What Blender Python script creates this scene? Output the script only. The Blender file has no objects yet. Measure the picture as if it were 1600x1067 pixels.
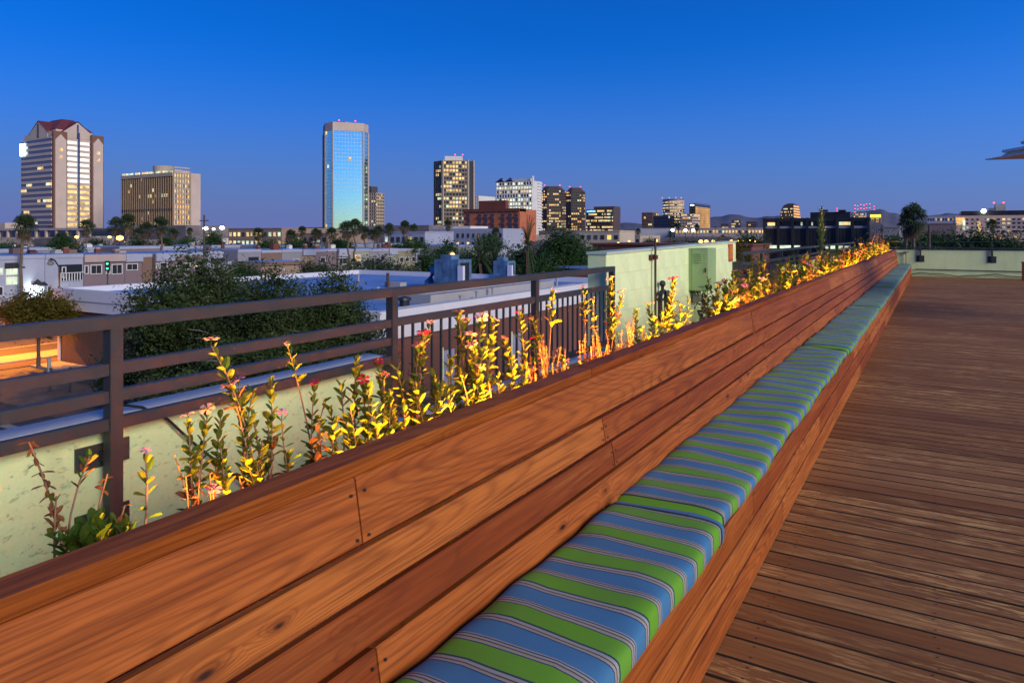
import bpy, math, random
from mathutils import Vector, Matrix

# ------------------------------------------------------------------ camera, sky, sun, exposure
S = bpy.context.scene
COL = S.collection
A = math.radians(30.9); CA, SA = math.cos(A), math.sin(A)
FPX, HZ, CZ = 1100.0, 367.0, 1.6           # focal length in photo pixels, horizon row, eye height over the deck
VPU = 800 + FPX * math.tan(A)
cam = bpy.data.cameras.new('camera'); camo = bpy.data.objects.new('camera', cam); COL.objects.link(camo)
camo.location = (0, 0, CZ); camo.rotation_euler = (math.pi / 2, 0, A)
cam.sensor_width = 36; cam.lens = FPX / 1600 * 36; cam.shift_y = -(533.5 - HZ) / 1600
cam.clip_start = 0.05; cam.clip_end = 60000
S.camera = camo

SUN_AZ = 108.0                              # degrees clockwise from +Y
world = bpy.data.worlds.new('World'); S.world = world; world.use_nodes = True
wn = world.node_tree
sky = wn.nodes.new('ShaderNodeTexSky'); sky.sky_type = 'NISHITA'; sky.sun_disc = False
sky.sun_elevation = math.radians(0.6); sky.sun_rotation = math.radians(SUN_AZ)
sky.air_density = 0.6; sky.dust_density = 0.6; sky.ozone_density = 5.3
bg = wn.nodes['Background']; bg.inputs[1].default_value = 0.093
def wnode(t, **k):
    n = wn.nodes.new('ShaderNode' + t)
    for a, b in k.items(): setattr(n, a, b)
    return n
# dusk haze belt low in the sky, thinning towards the side where the sun went down
tc = wnode('TexCoord'); sep = wnode('SeparateXYZ'); wn.links.new(tc.outputs['Generated'], sep.inputs[0])
mrz = wnode('MapRange', interpolation_type='SMOOTHERSTEP'); wn.links.new(sep.outputs['Z'], mrz.inputs[0])
for q, val in zip((1, 2, 3, 4), (-0.10, 0.30, 1.0, 0.0)): mrz.inputs[q].default_value = val
dt = wnode('VectorMath', operation='DOT_PRODUCT'); wn.links.new(tc.outputs['Generated'], dt.inputs[0])
dt.inputs[1].default_value = (math.sin(math.radians(SUN_AZ)), math.cos(math.radians(SUN_AZ)), 0)
mrs = wnode('MapRange', interpolation_type='SMOOTHSTEP'); wn.links.new(dt.outputs['Value'], mrs.inputs[0])
for q, val in zip((1, 2, 3, 4), (0.05, 0.85, 1.0, 0.15)): mrs.inputs[q].default_value = val
mm_ = wnode('Math', operation='MULTIPLY'); wn.links.new(mrz.outputs[0], mm_.inputs[0]); wn.links.new(mrs.outputs[0], mm_.inputs[1])
sky2 = wnode('TexSky', sky_type='NISHITA'); sky2.sun_disc = False          # the afterglow is broad: its northern half
sky2.sun_elevation = sky.sun_elevation; sky2.sun_rotation = math.radians(SUN_AZ - 50)
sky2.air_density, sky2.dust_density, sky2.ozone_density = sky.air_density, sky.dust_density, sky.ozone_density
glowmix = wnode('Mix', data_type='RGBA'); glowmix.inputs[0].default_value = 0.60
wn.links.new(sky.outputs[0], glowmix.inputs[6]); wn.links.new(sky2.outputs[0], glowmix.inputs[7])
mxw = wnode('Mix', data_type='RGBA'); wn.links.new(mm_.outputs[0], mxw.inputs[0]); wn.links.new(glowmix.outputs[2], mxw.inputs[6])
mxw.inputs[7].default_value = (0.190, 0.250, 0.68, 1)
wn.links.new(mxw.outputs[2], bg.inputs[0])
sd = bpy.data.lights.new('sun', 'SUN'); so = bpy.data.objects.new('sun', sd); COL.objects.link(so)
SUN_EL = 21.0
sd.energy = 0.40; sd.angle = math.radians(26); sd.color = (1.0, 0.89, 0.72)
so.rotation_euler = (math.radians(90 - SUN_EL), 0, math.radians(180 - SUN_AZ))
S.view_settings.view_transform = 'Standard'; S.view_settings.look = 'None'
S.view_settings.gamma = 1.0; S.view_settings.use_curve_mapping = False
S.view_settings.exposure = 3.0
S.render.engine = 'CYCLES'
S.cycles.max_bounces = 6; S.cycles.diffuse_bounces = 3; S.cycles.glossy_bounces = 3
S.cycles.transmission_bounces = 3; S.cycles.transparent_max_bounces = 6
S.cycles.sample_clamp_indirect = 4.0; S.cycles.use_denoising = True
S.cycles.caustics_reflective = False; S.cycles.caustics_refractive = False

# ------------------------------------------------------------------ helpers
def P(u, v, d):
    r = (u - 800) / FPX * d
    return Vector((CA * r - SA * d, SA * r + CA * d, CZ + (HZ - v) / FPX * d))
def onX(u, v, X):
    d = FPX * X / (CA * (u - VPU)); Y = (d + X * SA) / CA
    return Vector((X, Y, CZ + (HZ - v) / FPX * d))
def yOnX(u, X): return onX(u, 0, X).y
def xOnY(u, Y):
    k = (u - 800) / FPX
    return Y * (k * CA - SA) / (CA + k * SA)
def depth(x, y): return -x * SA + y * CA

def tag(o, label=None, cat=None, group=None, kind=None):
    if label: o['label'] = label
    if cat: o['category'] = cat
    if group: o['group'] = group
    if kind: o['kind'] = kind
    return o
def thing(name, label, cat, loc=(0, 0, 0), group=None):
    o = bpy.data.objects.new(name, None); COL.objects.link(o); o.location = loc
    o.empty_display_size = 0.1
    return tag(o, label, cat, group)
def wloc(o):
    w = Vector(o.location)
    if o.parent is not None: w += o.matrix_parent_inverse.translation + wloc(o.parent)
    return w
def setparent(o, p):
    if p is None: return
    o.parent = p; o.matrix_parent_inverse = Matrix.Translation(-wloc(p))
def copytree(o, loc, rotz=0.0, scale=1.0, parent=None):
    c = o.copy(); COL.objects.link(c)
    c.location = loc; c.rotation_euler = (0, 0, rotz); c.scale = (scale,) * 3
    for ch in o.children:
        k = ch.copy(); COL.objects.link(k); k.parent = c
        for g in ch.children:
            h = g.copy(); COL.objects.link(h); h.parent = k
    return c

class MB:
    def __init__(s): s.v = []; s.f = []; s.mi = []; s.m = 0
    def pt(s, p): s.v.append(tuple(p)); return len(s.v) - 1
    def face(s, idx): s.f.append(tuple(idx)); s.mi.append(s.m)
    def poly(s, pts):
        b = len(s.v); s.v += [tuple(p) for p in pts]; s.face(range(b, b + len(pts))); return s
    def hexa(s, p):
        b = len(s.v); s.v += [tuple(q) for q in p]
        for q in ((0, 3, 2, 1), (4, 5, 6, 7), (0, 1, 5, 4), (1, 2, 6, 5), (2, 3, 7, 6), (3, 0, 4, 7)):
            s.face([b + i for i in q])
        return s
    def box(s, x0, y0, z0, x1, y1, z1):
        return s.hexa([(x0, y0, z0), (x1, y0, z0), (x1, y1, z0), (x0, y1, z0), (x0, y0, z1), (x1, y0, z1), (x1, y1, z1), (x0, y1, z1)])
    def prism(s, pts, z0, z1, top=None):
        top = top or pts; b = len(s.v); n = len(pts)
        s.v += [(p[0], p[1], z0) for p in pts] + [(p[0], p[1], z1) for p in top]
        for i in range(n): j = (i + 1) % n; s.face((b + i, b + j, b + n + j, b + n + i))
        s.face([b + i for i in range(n)][::-1]); s.face([b + n + i for i in range(n)])
        return s
    def tube(s, pts, r, n=6, cap=True):
        pts = [Vector(p) for p in pts]; rr = r if isinstance(r, (list, tuple)) else [r] * len(pts)
        b = len(s.v)
        for i, p in enumerate(pts):
            t = (pts[min(i + 1, len(pts) - 1)] - pts[max(i - 1, 0)]).normalized()
            up = Vector((0, 0, 1)) if abs(t.z) < 0.9 else Vector((1, 0, 0))
            a = t.cross(up).normalized(); c = a.cross(t)
            for k in range(n):
                th = 2 * math.pi * k / n
                s.v.append(tuple(p + (a * math.cos(th) + c * math.sin(th)) * rr[i]))
        for i in range(len(pts) - 1):
            for k in range(n):
                q = (k + 1) % n
                s.face((b + i * n + k, b + i * n + q, b + (i + 1) * n + q, b + (i + 1) * n + k))
        if cap:
            s.face([b + k for k in range(n)]); e = b + (len(pts) - 1) * n
            s.face([e + k for k in range(n)][::-1])
        return s
    def ball(s, c, r, n=8, m=5, sz=1.0):
        b = len(s.v)
        for i in range(m + 1):
            ph = math.pi * i / m
            for k in range(n):
                th = 2 * math.pi * k / n
                s.v.append((c[0] + r * math.sin(ph) * math.cos(th), c[1] + r * math.sin(ph) * math.sin(th), c[2] + r * sz * math.cos(ph)))
        for i in range(m):
            for k in range(n):
                q = (k + 1) % n
                s.face((b + i * n + k, b + (i + 1) * n + k, b + (i + 1) * n + q, b + i * n + q))
        return s
    def lathe(s, c, prof, n=16):
        b = len(s.v)
        for (r, z) in prof:
            for k in range(n):
                th = 2 * math.pi * k / n
                s.v.append((c[0] + r * math.cos(th), c[1] + r * math.sin(th), c[2] + z))
        for i in range(len(prof) - 1):
            for k in range(n):
                q = (k + 1) % n
                s.face((b + i * n + k, b + i * n + q, b + (i + 1) * n + q, b + (i + 1) * n + k))
        return s
    def mesh(s, name, mats, smooth=False):
        me = bpy.data.meshes.new(name); me.from_pydata(s.v, [], s.f)
        for m in (mats if isinstance(mats, (list, tuple)) else [mats]): me.materials.append(m)
        if any(s.mi): me.polygons.foreach_set('material_index', s.mi)
        if smooth: me.polygons.foreach_set('use_smooth', [True] * len(me.polygons))
        me.update(); return me
    def build(s, name, mats, parent=None, smooth=False, kind=None, loc=None):
        o = bpy.data.objects.new(name, s.mesh(name, mats, smooth)); COL.objects.link(o)
        if loc is not None: o.location = loc
        if kind: o['kind'] = kind
        setparent(o, parent)
        return o

class Face:
    """A vertical facade plane: origin, direction along it, outward normal."""
    def __init__(s, x, y, tx, ty, nx, ny): s.o = (x, y); s.t = (tx, ty); s.n = (nx, ny)
    def p(s, a, z, o=0.0):
        return (s.o[0] + s.t[0] * a + s.n[0] * o, s.o[1] + s.t[1] * a + s.n[1] * o, z)
    def box(s, mb, a0, a1, z0, z1, o0, o1):
        mb.hexa([s.p(a0, z0, o0), s.p(a1, z0, o0), s.p(a1, z0, o1), s.p(a0, z0, o1), s.p(a0, z1, o0), s.p(a1, z1, o0), s.p(a1, z1, o1), s.p(a0, z1, o1)])
def face_between(p, q):
    dx, dy = q[0] - p[0], q[1] - p[1]; L = math.hypot(dx, dy); dx /= L; dy /= L
    return Face(p[0], p[1], dx, dy, dy, -dx), L      # outward normal on the right of p->q

# ------------------------------------------------------------------ materials
MATS = {}
class N:
    def __init__(s, name):
        s.mat = bpy.data.materials.new(name); s.mat.use_nodes = True
        s.t = s.mat.node_tree; s.b = s.t.nodes['Principled BSDF']; s.out = s.t.nodes['Material Output']
    def n(s, typ, ins=None, **kw):
        nd = s.t.nodes.new('ShaderNode' + typ)
        for k, v in kw.items(): setattr(nd, k, v)
        for k, v in (ins or {}).items(): s.set(nd, k, v)
        return nd
    def set(s, nd, k, v):
        i = nd.inputs[k]
        if hasattr(v, 'is_output') : s.t.links.new(v, i)
        elif isinstance(v, tuple) and len(v) == 3 and i.type == 'RGBA': i.default_value = (*v, 1)
        else: i.default_value = v
    def math(s, op, a, b=0.0, c=None, clamp=False):
        nd = s.n('Math', operation=op, use_clamp=clamp); s.set(nd, 0, a); s.set(nd, 1, b)
        if c is not None: s.set(nd, 2, c)
        return nd.outputs[0]
    def vmul(s, vec, k):
        nd = s.n('VectorMath', operation='MULTIPLY'); s.set(nd, 0, vec); s.set(nd, 1, k); return nd.outputs[0]
    def vadd(s, vec, k):
        nd = s.n('VectorMath', operation='ADD'); s.set(nd, 0, vec); s.set(nd, 1, k); return nd.outputs[0]
    def coord(s, which='Object', scale=None, rnd=False):
        v = s.n('TexCoord').outputs[which]
        if rnd:
            r = s.n('ObjectInfo').outputs['Random']
            cx = s.n('CombineXYZ', {0: s.math('MULTIPLY', r, 37.0), 1: s.math('MULTIPLY', r, 91.0), 2: s.math('MULTIPLY', r, 53.0)})
            v = s.vadd(v, cx.outputs[0])
        if scale: v = s.vmul(v, scale)
        return v
    def noise(s, vec, scale, detail=3.0, rough=0.55, dist=0.0):
        nd = s.n('TexNoise', {'Vector': vec, 'Scale': scale, 'Detail': detail, 'Roughness': rough, 'Distortion': dist}); return nd.outputs['Fac']
    def ramp(s, fac, stops, interp='LINEAR'):
        nd = s.n('ValToRGB'); nd.color_ramp.interpolation = interp; e = nd.color_ramp.elements
        while len(e) < len(stops): e.new(0.5)
        for el, (p, c) in zip(e, stops): el.position = p; el.color = (*c, 1) if len(c) == 3 else c
        s.set(nd, 'Fac', fac); return nd.outputs['Color']
    def mix(s, fac, a, b, blend='MIX'):
        nd = s.n('Mix', data_type='RGBA', blend_type=blend)
        s.set(nd, 0, fac); s.set(nd, 6, a); s.set(nd, 7, b); return nd.outputs[2]
    def mr(s, v, a, b, c, d):
        nd = s.n('MapRange'); s.set(nd, 0, v)
        for i, q in enumerate((a, b, c, d)): nd.inputs[i + 1].default_value = q
        return nd.outputs[0]
    def bump(s, h, strength, dist=0.01):
        nd = s.n('Bump', {'Height': h, 'Strength': strength, 'Distance': dist}); s.t.links.new(nd.outputs[0], s.b.inputs['Normal'])
    def base(s, c): s.set(s.b, 'Base Color', c)
    def rough(s, r): s.set(s.b, 'Roughness', r)

def plain(name, col, rough=0.7, metal=0.0, var=0.15, scale=1.5, bump=0.0, bscale=40.0, spec=None, rnd=False):
    if name in MATS: return MATS[name]
    m = N(name); v = m.coord('Object', rnd=rnd)
    n1 = m.noise(v, scale, 4.0); n2 = m.noise(v, scale * 9, 3.0)
    f = m.math('ADD', m.math('MULTIPLY', n1, 0.65), m.math('MULTIPLY', n2, 0.35))
    lo = tuple(c * (1 - var * 1.6) for c in col); hi = tuple(min(1, c * (1 + var * 1.2)) for c in col)
    m.base(m.ramp(f, [(0.3, lo), (0.7, hi)])); m.rough(m.mr(n1, 0.3, 0.7, max(0.02, rough - 0.08), min(1, rough + 0.08)))
    m.b.inputs['Metallic'].default_value = metal
    if spec is not None: m.b.inputs['Specular IOR Level'].default_value = spec
    if bump: m.bump(m.noise(v, bscale, 4.0), bump, 0.02)
    MATS[name] = m.mat; return m.mat
def glow(name, col, strength, vary=0.0, scale=0.3):
    if name in MATS: return MATS[name]
    m = N(name); m.base((0.02, 0.02, 0.02)); m.set(m.b, 'Emission Color', col)
    if vary:
        v = m.coord('Object'); n = m.noise(v, scale, 3.0, 0.7)
        m.set(m.b, 'Emission Strength', m.math('MULTIPLY', m.mr(n, 0.35, 0.65, 1 - vary, 1 + vary), strength))
    else: m.set(m.b, 'Emission Strength', strength)
    m.mat.cycles.emission_sampling = 'NONE'
    MATS[name] = m.mat; return m.mat
def glass(name, col, rough=0.06, metal=0.9, wob=0.02):
    if name in MATS: return MATS[name]
    m = N(name); v = m.coord('Object'); m.base(col); m.rough(rough); m.b.inputs['Metallic'].default_value = metal
    n = m.noise(v, 0.5, 2.0); m.bump(n, wob, 0.3)
    MATS[name] = m.mat; return m.mat
def leafmat(name, col, trans=0.35, var=0.35, hue2=None, rough=0.5):
    if name in MATS: return MATS[name]
    m = N(name); v = m.coord('Object'); n = m.noise(v, 3.0, 3.0); n2 = m.noise(v, 0.6, 2.0)
    lo = tuple(c * (1 - var) for c in col); hi = hue2 or tuple(c * (1 + var) for c in col)
    c = m.ramp(m.math('ADD', m.math('MULTIPLY', n, 0.5), m.math('MULTIPLY', n2, 0.5)), [(0.33, lo), (0.67, hi)])
    m.base(c); m.rough(rough); m.b.inputs['Specular IOR Level'].default_value = 0.12
    tr = m.n('BsdfTranslucent'); m.set(tr, 'Color', c); mx = m.n('MixShader'); m.set(mx, 0, trans)
    m.t.links.new(m.b.outputs[0], mx.inputs[1]); m.t.links.new(tr.outputs[0], mx.inputs[2]); m.t.links.new(mx.outputs[0], m.out.inputs[0])
    MATS[name] = m.mat; return m.mat

def redwood(name, long_axis=1, dark=1.0, spec=0.25):
    """oiled lumber: thin wavy growth rings, fibres, knots, one tone for each board"""
    m = N(name); v = m.coord('Object', rnd=True)
    def sc(a, l, x=None): q = [a, a, a]; q[long_axis] = l; q[0] = q[0] if x is None or long_axis == 0 else x; return tuple(q)
    vo = m.n('TexVoronoi', {'Vector': m.vmul(v, sc(8.5, 3.0, .4)), 'Scale': 1.0, 'Randomness': 1.0}); vo.feature = 'F1'
    kd = vo.outputs['Distance']; kc = m.n('SeparateXYZ', {0: vo.outputs['Color']})
    gate = m.mr(kc.outputs[0], .46, .48, 0.0, 1.0); size = m.mr(kc.outputs[1], 0.0, 1.0, .35, .95)
    kr = m.math('DIVIDE', kd, size)
    near = m.math('MULTIPLY', gate, m.math('POWER', m.math('SUBTRACT', 1.0, m.math('MULTIPLY', kr, 2.2), clamp=True), 2.0))
    low = m.noise(m.vmul(v, sc(4.2, .34, 1.5)), 1.0, 1.0, 0.3)
    wob = m.noise(m.vmul(v, sc(30.0, 3.0, 8.0)), 1.0, 2.0, 0.5)
    ph = m.math('ADD', m.math('ADD', m.math('MULTIPLY', low, 250.0), m.math('MULTIPLY', near, 30.0)), m.math('MULTIPLY', wob, 3.0))
    ring = m.math('POWER', m.math('MULTIPLY_ADD', m.math('SINE', ph), 0.5, 0.5), 3.0)
    streak = m.noise(m.vmul(v, sc(16.0, 0.8, 5.0)), 1.0, 3.0, 0.55)
    fib = m.noise(m.vmul(v, sc(95.0, 2.4)), 1.0, 3.0, 0.7)
    patch = m.noise(m.vmul(v, sc(3.5, 1.5, 1.0)), 1.0, 3.0)
    rnd = m.n('ObjectInfo').outputs['Random']; d = dark
    def q(r, g_, b): return (r * d * .97, g_ * d * .84, b * d * .58)
    tone = m.ramp(rnd, [(0.0, q(.245, .056, .013)), (0.18, q(.410, .122, .029)), (0.36, q(.300, .072, .017)), (0.54, q(.480, .160, .042)), (0.72, q(.340, .086, .020)), (0.88, q(.430, .128, .032))], 'CONSTANT')
    c = m.mix(m.mr(streak, 0.48, 0.72, 0.0, 0.45), tone, q(.500, .190, .056))
    c = m.mix(m.mr(streak, 0.30, 0.47, 0.40, 0.0), c, q(.190, .044, .012))
    c = m.mix(m.math('MULTIPLY', ring, m.mr(patch, .30, .62, .18, .54)), c, q(.135, .031, .009))
    c = m.mix(m.mr(fib, 0.40, 0.56, 0.48, 0.0), c, q(.120, .030, .010))
    c = m.mix(m.mr(patch, 0.52, 0.74, 0.0, 0.45), c, q(.200, .052, .014))
    halo = m.math('MULTIPLY', gate, m.mr(kr, .07, .24, .80, 0.0)); core = m.math('MULTIPLY', gate, m.mr(kr, .06, .10, 1.0, 0.0))
    c = m.mix(halo, c, q(.150, .038, .011)); c = m.mix(m.math('MULTIPLY', core, .92), c, (.022, .010, .006))
    m.base(c); m.rough(m.mr(streak, 0.3, 0.7, 0.50, 0.68)); m.b.inputs['Specular IOR Level'].default_value = spec
    m.bump(m.math('ADD', m.math('MULTIPLY', fib, 0.5), m.math('MULTIPLY', ring, 0.4)), 0.22, 0.003)
    MATS[name] = m.mat; return m.mat
def deckwood(name):
    m = N(name); v = m.coord('Object', rnd=True)
    streak = m.noise(m.vmul(v, (1.1, 30.0, 30.0)), 1.0, 5.0, 0.65)
    fib = m.noise(m.vmul(v, (6.0, 220.0, 220.0)), 1.0, 2.0, 0.6)
    patch = m.noise(m.vmul(v, (0.9, 5.0, 5.0)), 1.0, 4.0, 0.6)
    geo = m.n('NewGeometry').outputs['Position']
    rnd = m.n('ObjectInfo').outputs['Random']
    wear = m.math('ADD', m.math('MULTIPLY', m.noise(m.vmul(geo, (0.55, 0.8, 0.8)), 1.0, 3.0, 0.6), .5), m.math('ADD', m.math('MULTIPLY', m.noise(m.vmul(v, (0.7, 1.0, 1.0)), 1.0, 3.0, 0.6), .5), m.math('MULTIPLY', m.math('SUBTRACT', m.math('FRACT', m.math('MULTIPLY', rnd, 7.0)), .5), .10)))
    tone = m.ramp(rnd, [(0.0, (0.255, 0.108, 0.036)), (0.35, (0.360, 0.172, 0.064)), (0.6, (0.220, 0.095, 0.033)), (0.85, (0.385, 0.195, 0.078)), (1.0, (0.285, 0.125, 0.042))])
    c = m.mix(m.mr(streak, 0.3, 0.7, 0.6, 0.0), tone, (0.085, 0.028, 0.012))
    c = m.mix(m.mr(patch, 0.45, 0.7, 0.0, 0.45), c, (0.30, 0.15, 0.075))
    flake = m.noise(m.vmul(v, (5.0, 46.0, 46.0)), 1.0, 4.0, 0.7)
    wmask = m.math('MULTIPLY', m.mr(wear, 0.455, 0.585, 0.0, 1.0), m.mr(flake, 0.50, 0.60, 0.0, 1.0))
    c = m.mix(m.math('MULTIPLY', wmask, 0.85), c, (0.62, 0.38, 0.15))
    c = m.mix(m.mr(fib, 0.3, 0.6, 0.35, 0.0), c, (0.032, 0.015, 0.009))
    c = m.mix(1.0, c, (1.28, 1.22, 1.10), 'MULTIPLY')
    m.base(c); m.rough(m.mr(streak, 0.3, 0.7, 0.62, 0.8)); m.b.inputs['Specular IOR Level'].default_value = 0.10
    m.bump(m.math('ADD', m.math('MULTIPLY', fib, 0.5), streak), 0.35, 0.003)
    MATS[name] = m.mat; return m.mat
def stripecloth(name):
    m = N(name); v = m.coord('Object'); sx = m.n('SeparateXYZ', {0: v})
    wob = m.math('MULTIPLY', m.math('SUBTRACT', m.noise(v, 3.0, 2.0), 0.5), 0.012)
    f = m.math('FRACT', m.math('DIVIDE', m.math('ADD', sx.outputs['Y'], wob), 0.218))
    G, B, L, D, T, W = (0.150, 0.40, 0.020), (0.060, 0.215, 0.42), (0.40, 0.34, 0.38), (0.010, 0.060, 0.085), (0.44, 0.33, 0.16), (0.40, 0.38, 0.36)
    st = []; p = 0.0
    for w, c in ((.335, G), (.020, D), (.030, L), (.018, T), (.022, D), (.034, W), (.018, D), (.020, L), (.325, B), (.020, D), (.030, L), (.018, T), (.020, D), (.036, W), (.018, L), (.018, D)):
        st.append((min(p, 1.0), c)); p += w
    c = m.ramp(f, st, 'CONSTANT')
    weave = m.noise(m.vmul(v, (900.0, 900.0, 900.0)), 1.0, 1.0); blot = m.noise(v, 5.0, 3.0)
    c = m.mix(m.mr(blot, 0.35, 0.7, 0.0, 0.10), c, (0.16, 0.22, 0.22))
    c = m.mix(m.mr(weave, 0.3, 0.7, 0.25, 0.0), c, (0.02, 0.03, 0.04))
    m.base(c); m.rough(0.82); m.b.inputs['Specular IOR Level'].default_value = 0.15; m.b.inputs['Sheen Weight'].default_value = 0.04
    wr = m.noise(m.vmul(v, (6.0, 14.0, 6.0)), 1.0, 3.0)
    m.bump(m.math('ADD', m.math('MULTIPLY', weave, 0.15), wr), 0.35, 0.006)
    MATS[name] = m.mat; return m.mat
def stucco(name, col, stain=0.4):
    m = N(name); v = m.coord('Object')
    n1 = m.noise(v, 1.2, 4.0); n2 = m.noise(v, 9.0, 4.0); n3 = m.noise(v, 60.0, 4.0, 0.7)
    c = m.mix(m.mr(n1, 0.35, 0.7, 0.0, stain), col, tuple(k * 0.72 for k in col))
    c = m.mix(m.mr(n2, 0.5, 0.75, 0.0, 0.25), c, tuple(min(1, k * 1.15) for k in col))
    pit = m.mr(m.noise(m.vmul(v, (1, 1, 2.0)), 30.0, 4.0, 0.65), 0.60, 0.68, 0.0, 1.0)
    drip = m.noise(m.vmul(v, (7.0, 7.0, .55)), 1.0, 4.0, 0.6)
    c = m.mix(m.mr(drip, 0.54, 0.78, 0.0, 0.30), c, tuple(k * 0.55 for k in col))
    c = m.mix(m.math('MULTIPLY', pit, 0.38), c, tuple(k * 0.30 for k in col))
    m.base(c); m.rough(0.88)
    m.bump(m.math('SUBTRACT', m.math('ADD', n3, m.math('MULTIPLY', n2, 0.7)), m.math('MULTIPLY', pit, 1.2)), 0.5, 0.008)
    MATS[name] = m.mat; return m.mat

RED = redwood('oiled redwood'); REDX = redwood('oiled redwood crosswise', 0); CAPW = redwood('weathered redwood cap', 1, 0.88, 0.10)
DECK = deckwood('worn deck lumber'); PLANKSIDE = plain('dark plank edge', (0.022, 0.013, 0.009), 0.95); CLOTH = stripecloth('striped outdoor canvas')  # plank sides flat dark brown, so the gaps read as dark lines
GREEN = stucco('pale green stucco', (0.68, 0.82, 0.44)); GREENP = plain('pale green paint', (0.72, 0.84, 0.47), 0.7, var=0.06, scale=2, bump=0.15, bscale=50)
BOXGREEN = plain('sage enamel', (0.30, 0.44, 0.20), 0.45, var=0.06, scale=3)
IRON = plain('brown black iron paint', (0.035, 0.038, 0.041), 0.5, var=0.10, scale=14, bump=0.08, bscale=120)
COPING = plain('pale metal coping', (0.58, 0.57, 0.56), 0.50, 0.1, var=0.08)
DRIP = plain('brown drip edge', (0.16, 0.10, 0.075), 0.6)
SOIL = plain('planter soil', (0.045, 0.028, 0.018), 0.95, var=0.5, scale=14, bump=0.8, bscale=60)
RUST = plain('rusty pipe', (0.085, 0.035, 0.020), 0.75, var=0.5, scale=12, bump=0.3)
BLACK = plain('black rubber', (0.015, 0.015, 0.017), 0.55)
SCREW = plain('dull screw steel', (0.055, 0.045, 0.040), 0.45, 0.6)
ASPH = plain('asphalt', (0.045, 0.044, 0.048), 0.85, var=0.3, scale=0.4, bump=0.4, bscale=40)
CONC = plain('concrete', (0.30, 0.28, 0.26), 0.85, var=0.2, scale=0.6, bump=0.2)
DIRT = plain('desert ground', (0.10, 0.085, 0.070), 0.95, var=0.35, scale=0.06, bump=0.3, bscale=3)
# ------------------------------------------------------------------ ground and the building under the terrace
GZ = -7.4
R = random.Random(11)
g = MB(); g.box(-9000, -3000, GZ - 2, 9000, 14000, GZ)
tag(g.build('ground', DIRT), kind='structure')
YE = 31.5                                    # end wall of the terrace
RX, WX = -2.74, -2.82                         # rail plane and wall face beside the planter
g = MB(); g.box(-3.02, -9, GZ, 14, YE + 0.25, -0.16)
tag(g.build('terrace_building', GREEN), 'pale green stucco building body under the wooden roof terrace', 'building')

# deck: one plank after another, running across the terrace
dk = MB(); dk.box(-3.0, -8.8, -0.155, 13.8, YE + 0.02, -0.06)
deck = tag(dk.build('deck', plain('dark joists', (0.02, 0.013, 0.01), 0.9)), kind='structure')
PITCH = 0.146
def lumber(mb, lx, ly, lz, ch=0.005, axis=1):
    """box with eased long edges, centred on the origin; long axis 0 or 1"""
    hx, hy, hz = lx / 2, ly / 2, lz / 2
    a, b = (hx, hz) if axis == 1 else (hy, hz)
    pr = [(-a + ch, -b), (a - ch, -b), (a, -b + ch), (a, b - ch), (a - ch, b), (-a + ch, b), (-a, b - ch), (-a, -b + ch)]
    n = 8; base = len(mb.v)
    for e in (-1, 1):
        for (p, q) in pr: mb.v.append((p, e * hy, q) if axis == 1 else (e * hx, p, q))
    for i in range(n):
        j = (i + 1) % n; mb.m = 0 if (i in (3, 4, 5) and (axis == 1 or i == 4)) or axis == 1 else 1; mb.face((base + i, base + j, base + n + j, base + n + i))
    mb.face([base + i for i in range(n)][::-1]); mb.face([base + n + i for i in range(n)])
    return mb
y = -1.3; k = 0
meshes = {}
while y < YE - 0.05:
    x0, x1 = -0.735, 7.6
    splits = [x0, x1]
    if k % 3 == 0: splits = [x0, 2.9 + 0.6 * (k % 2), x1]
    for a, b in zip(splits[:-1], splits[1:]):
        key = (round(b - a, 3), R.choice((0, 1, 2)))
        if key not in meshes:
            meshes[key] = lumber(MB(), b - a - 0.004, 0.1365 - 0.0015 * key[1], 0.036, 0.003, 0).mesh('deck_plank', [DECK, PLANKSIDE])
        if b - a > 3.6 or a < 0 or y < 31:
            o = bpy.data.objects.new('plank', meshes[key]); COL.objects.link(o)
            o.location = ((a + b) / 2, y, -0.018 - R.uniform(0, 0.0015)); o.rotation_euler = (R.uniform(-.004, .004), 0, R.uniform(-.0006, .0006))
            o.parent = deck
    y += PITCH; k += 1
ds = MB(); rs = random.Random(3); y = -1.3
while y < 14:
    for x in [-.60 + .61 * i for i in range(9)]:
        for dy in (-.042, .042):
            px, py, rr_ = x + rs.uniform(-.012, .012), y + dy + rs.uniform(-.006, .006), .0042
            ds.poly([(px + rr_ * math.cos(a), py + rr_ * math.sin(a), .0016) for a in (0, 1.05, 2.1, 3.14, 4.2, 5.24)])
    y += PITCH
o = ds.build('deck_screws', SCREW, deck, kind='stuff')

# ------------------------------------------------------------------ the long bench
bench = thing('timber_bench', 'long oiled redwood bench with slatted backrest along the planter', 'bench', (-1.0, 14, 0))
YB0, YB1 = -2.2, 31.0
def board(parent, name, cx, cy, cz, lx, ly, lz, tilt=0.0, mat=RED, ch=0.004):
    o = lumber(MB(), lx, ly, lz, ch).build(name, mat)
    o.location = (cx, cy, cz); o.rotation_euler = (0, tilt, 0)
    o.parent = parent; o.matrix_parent_inverse = Matrix.Translation(-wloc(parent)); return o
def rows(joints): return [YB0] + [j for j in joints if YB0 < j < YB1] + [YB1]
TILT = -math.atan(0.17)                      # backrest leans away from the seat
def backX(z): return -1.150 - 0.17 * (z - 0.46)
scr = MB()
def screwdot(p, nrm, r=0.0048):
    n = Vector(nrm).normalized(); a = n.cross(Vector((0, 1, 0))).normalized(); b = n.cross(a); p = Vector(p)
    scr.poly([p + (a * math.cos(t) + b * math.sin(t)) * r for t in [2 * math.pi * i / 7 for i in range(7)]])
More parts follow.
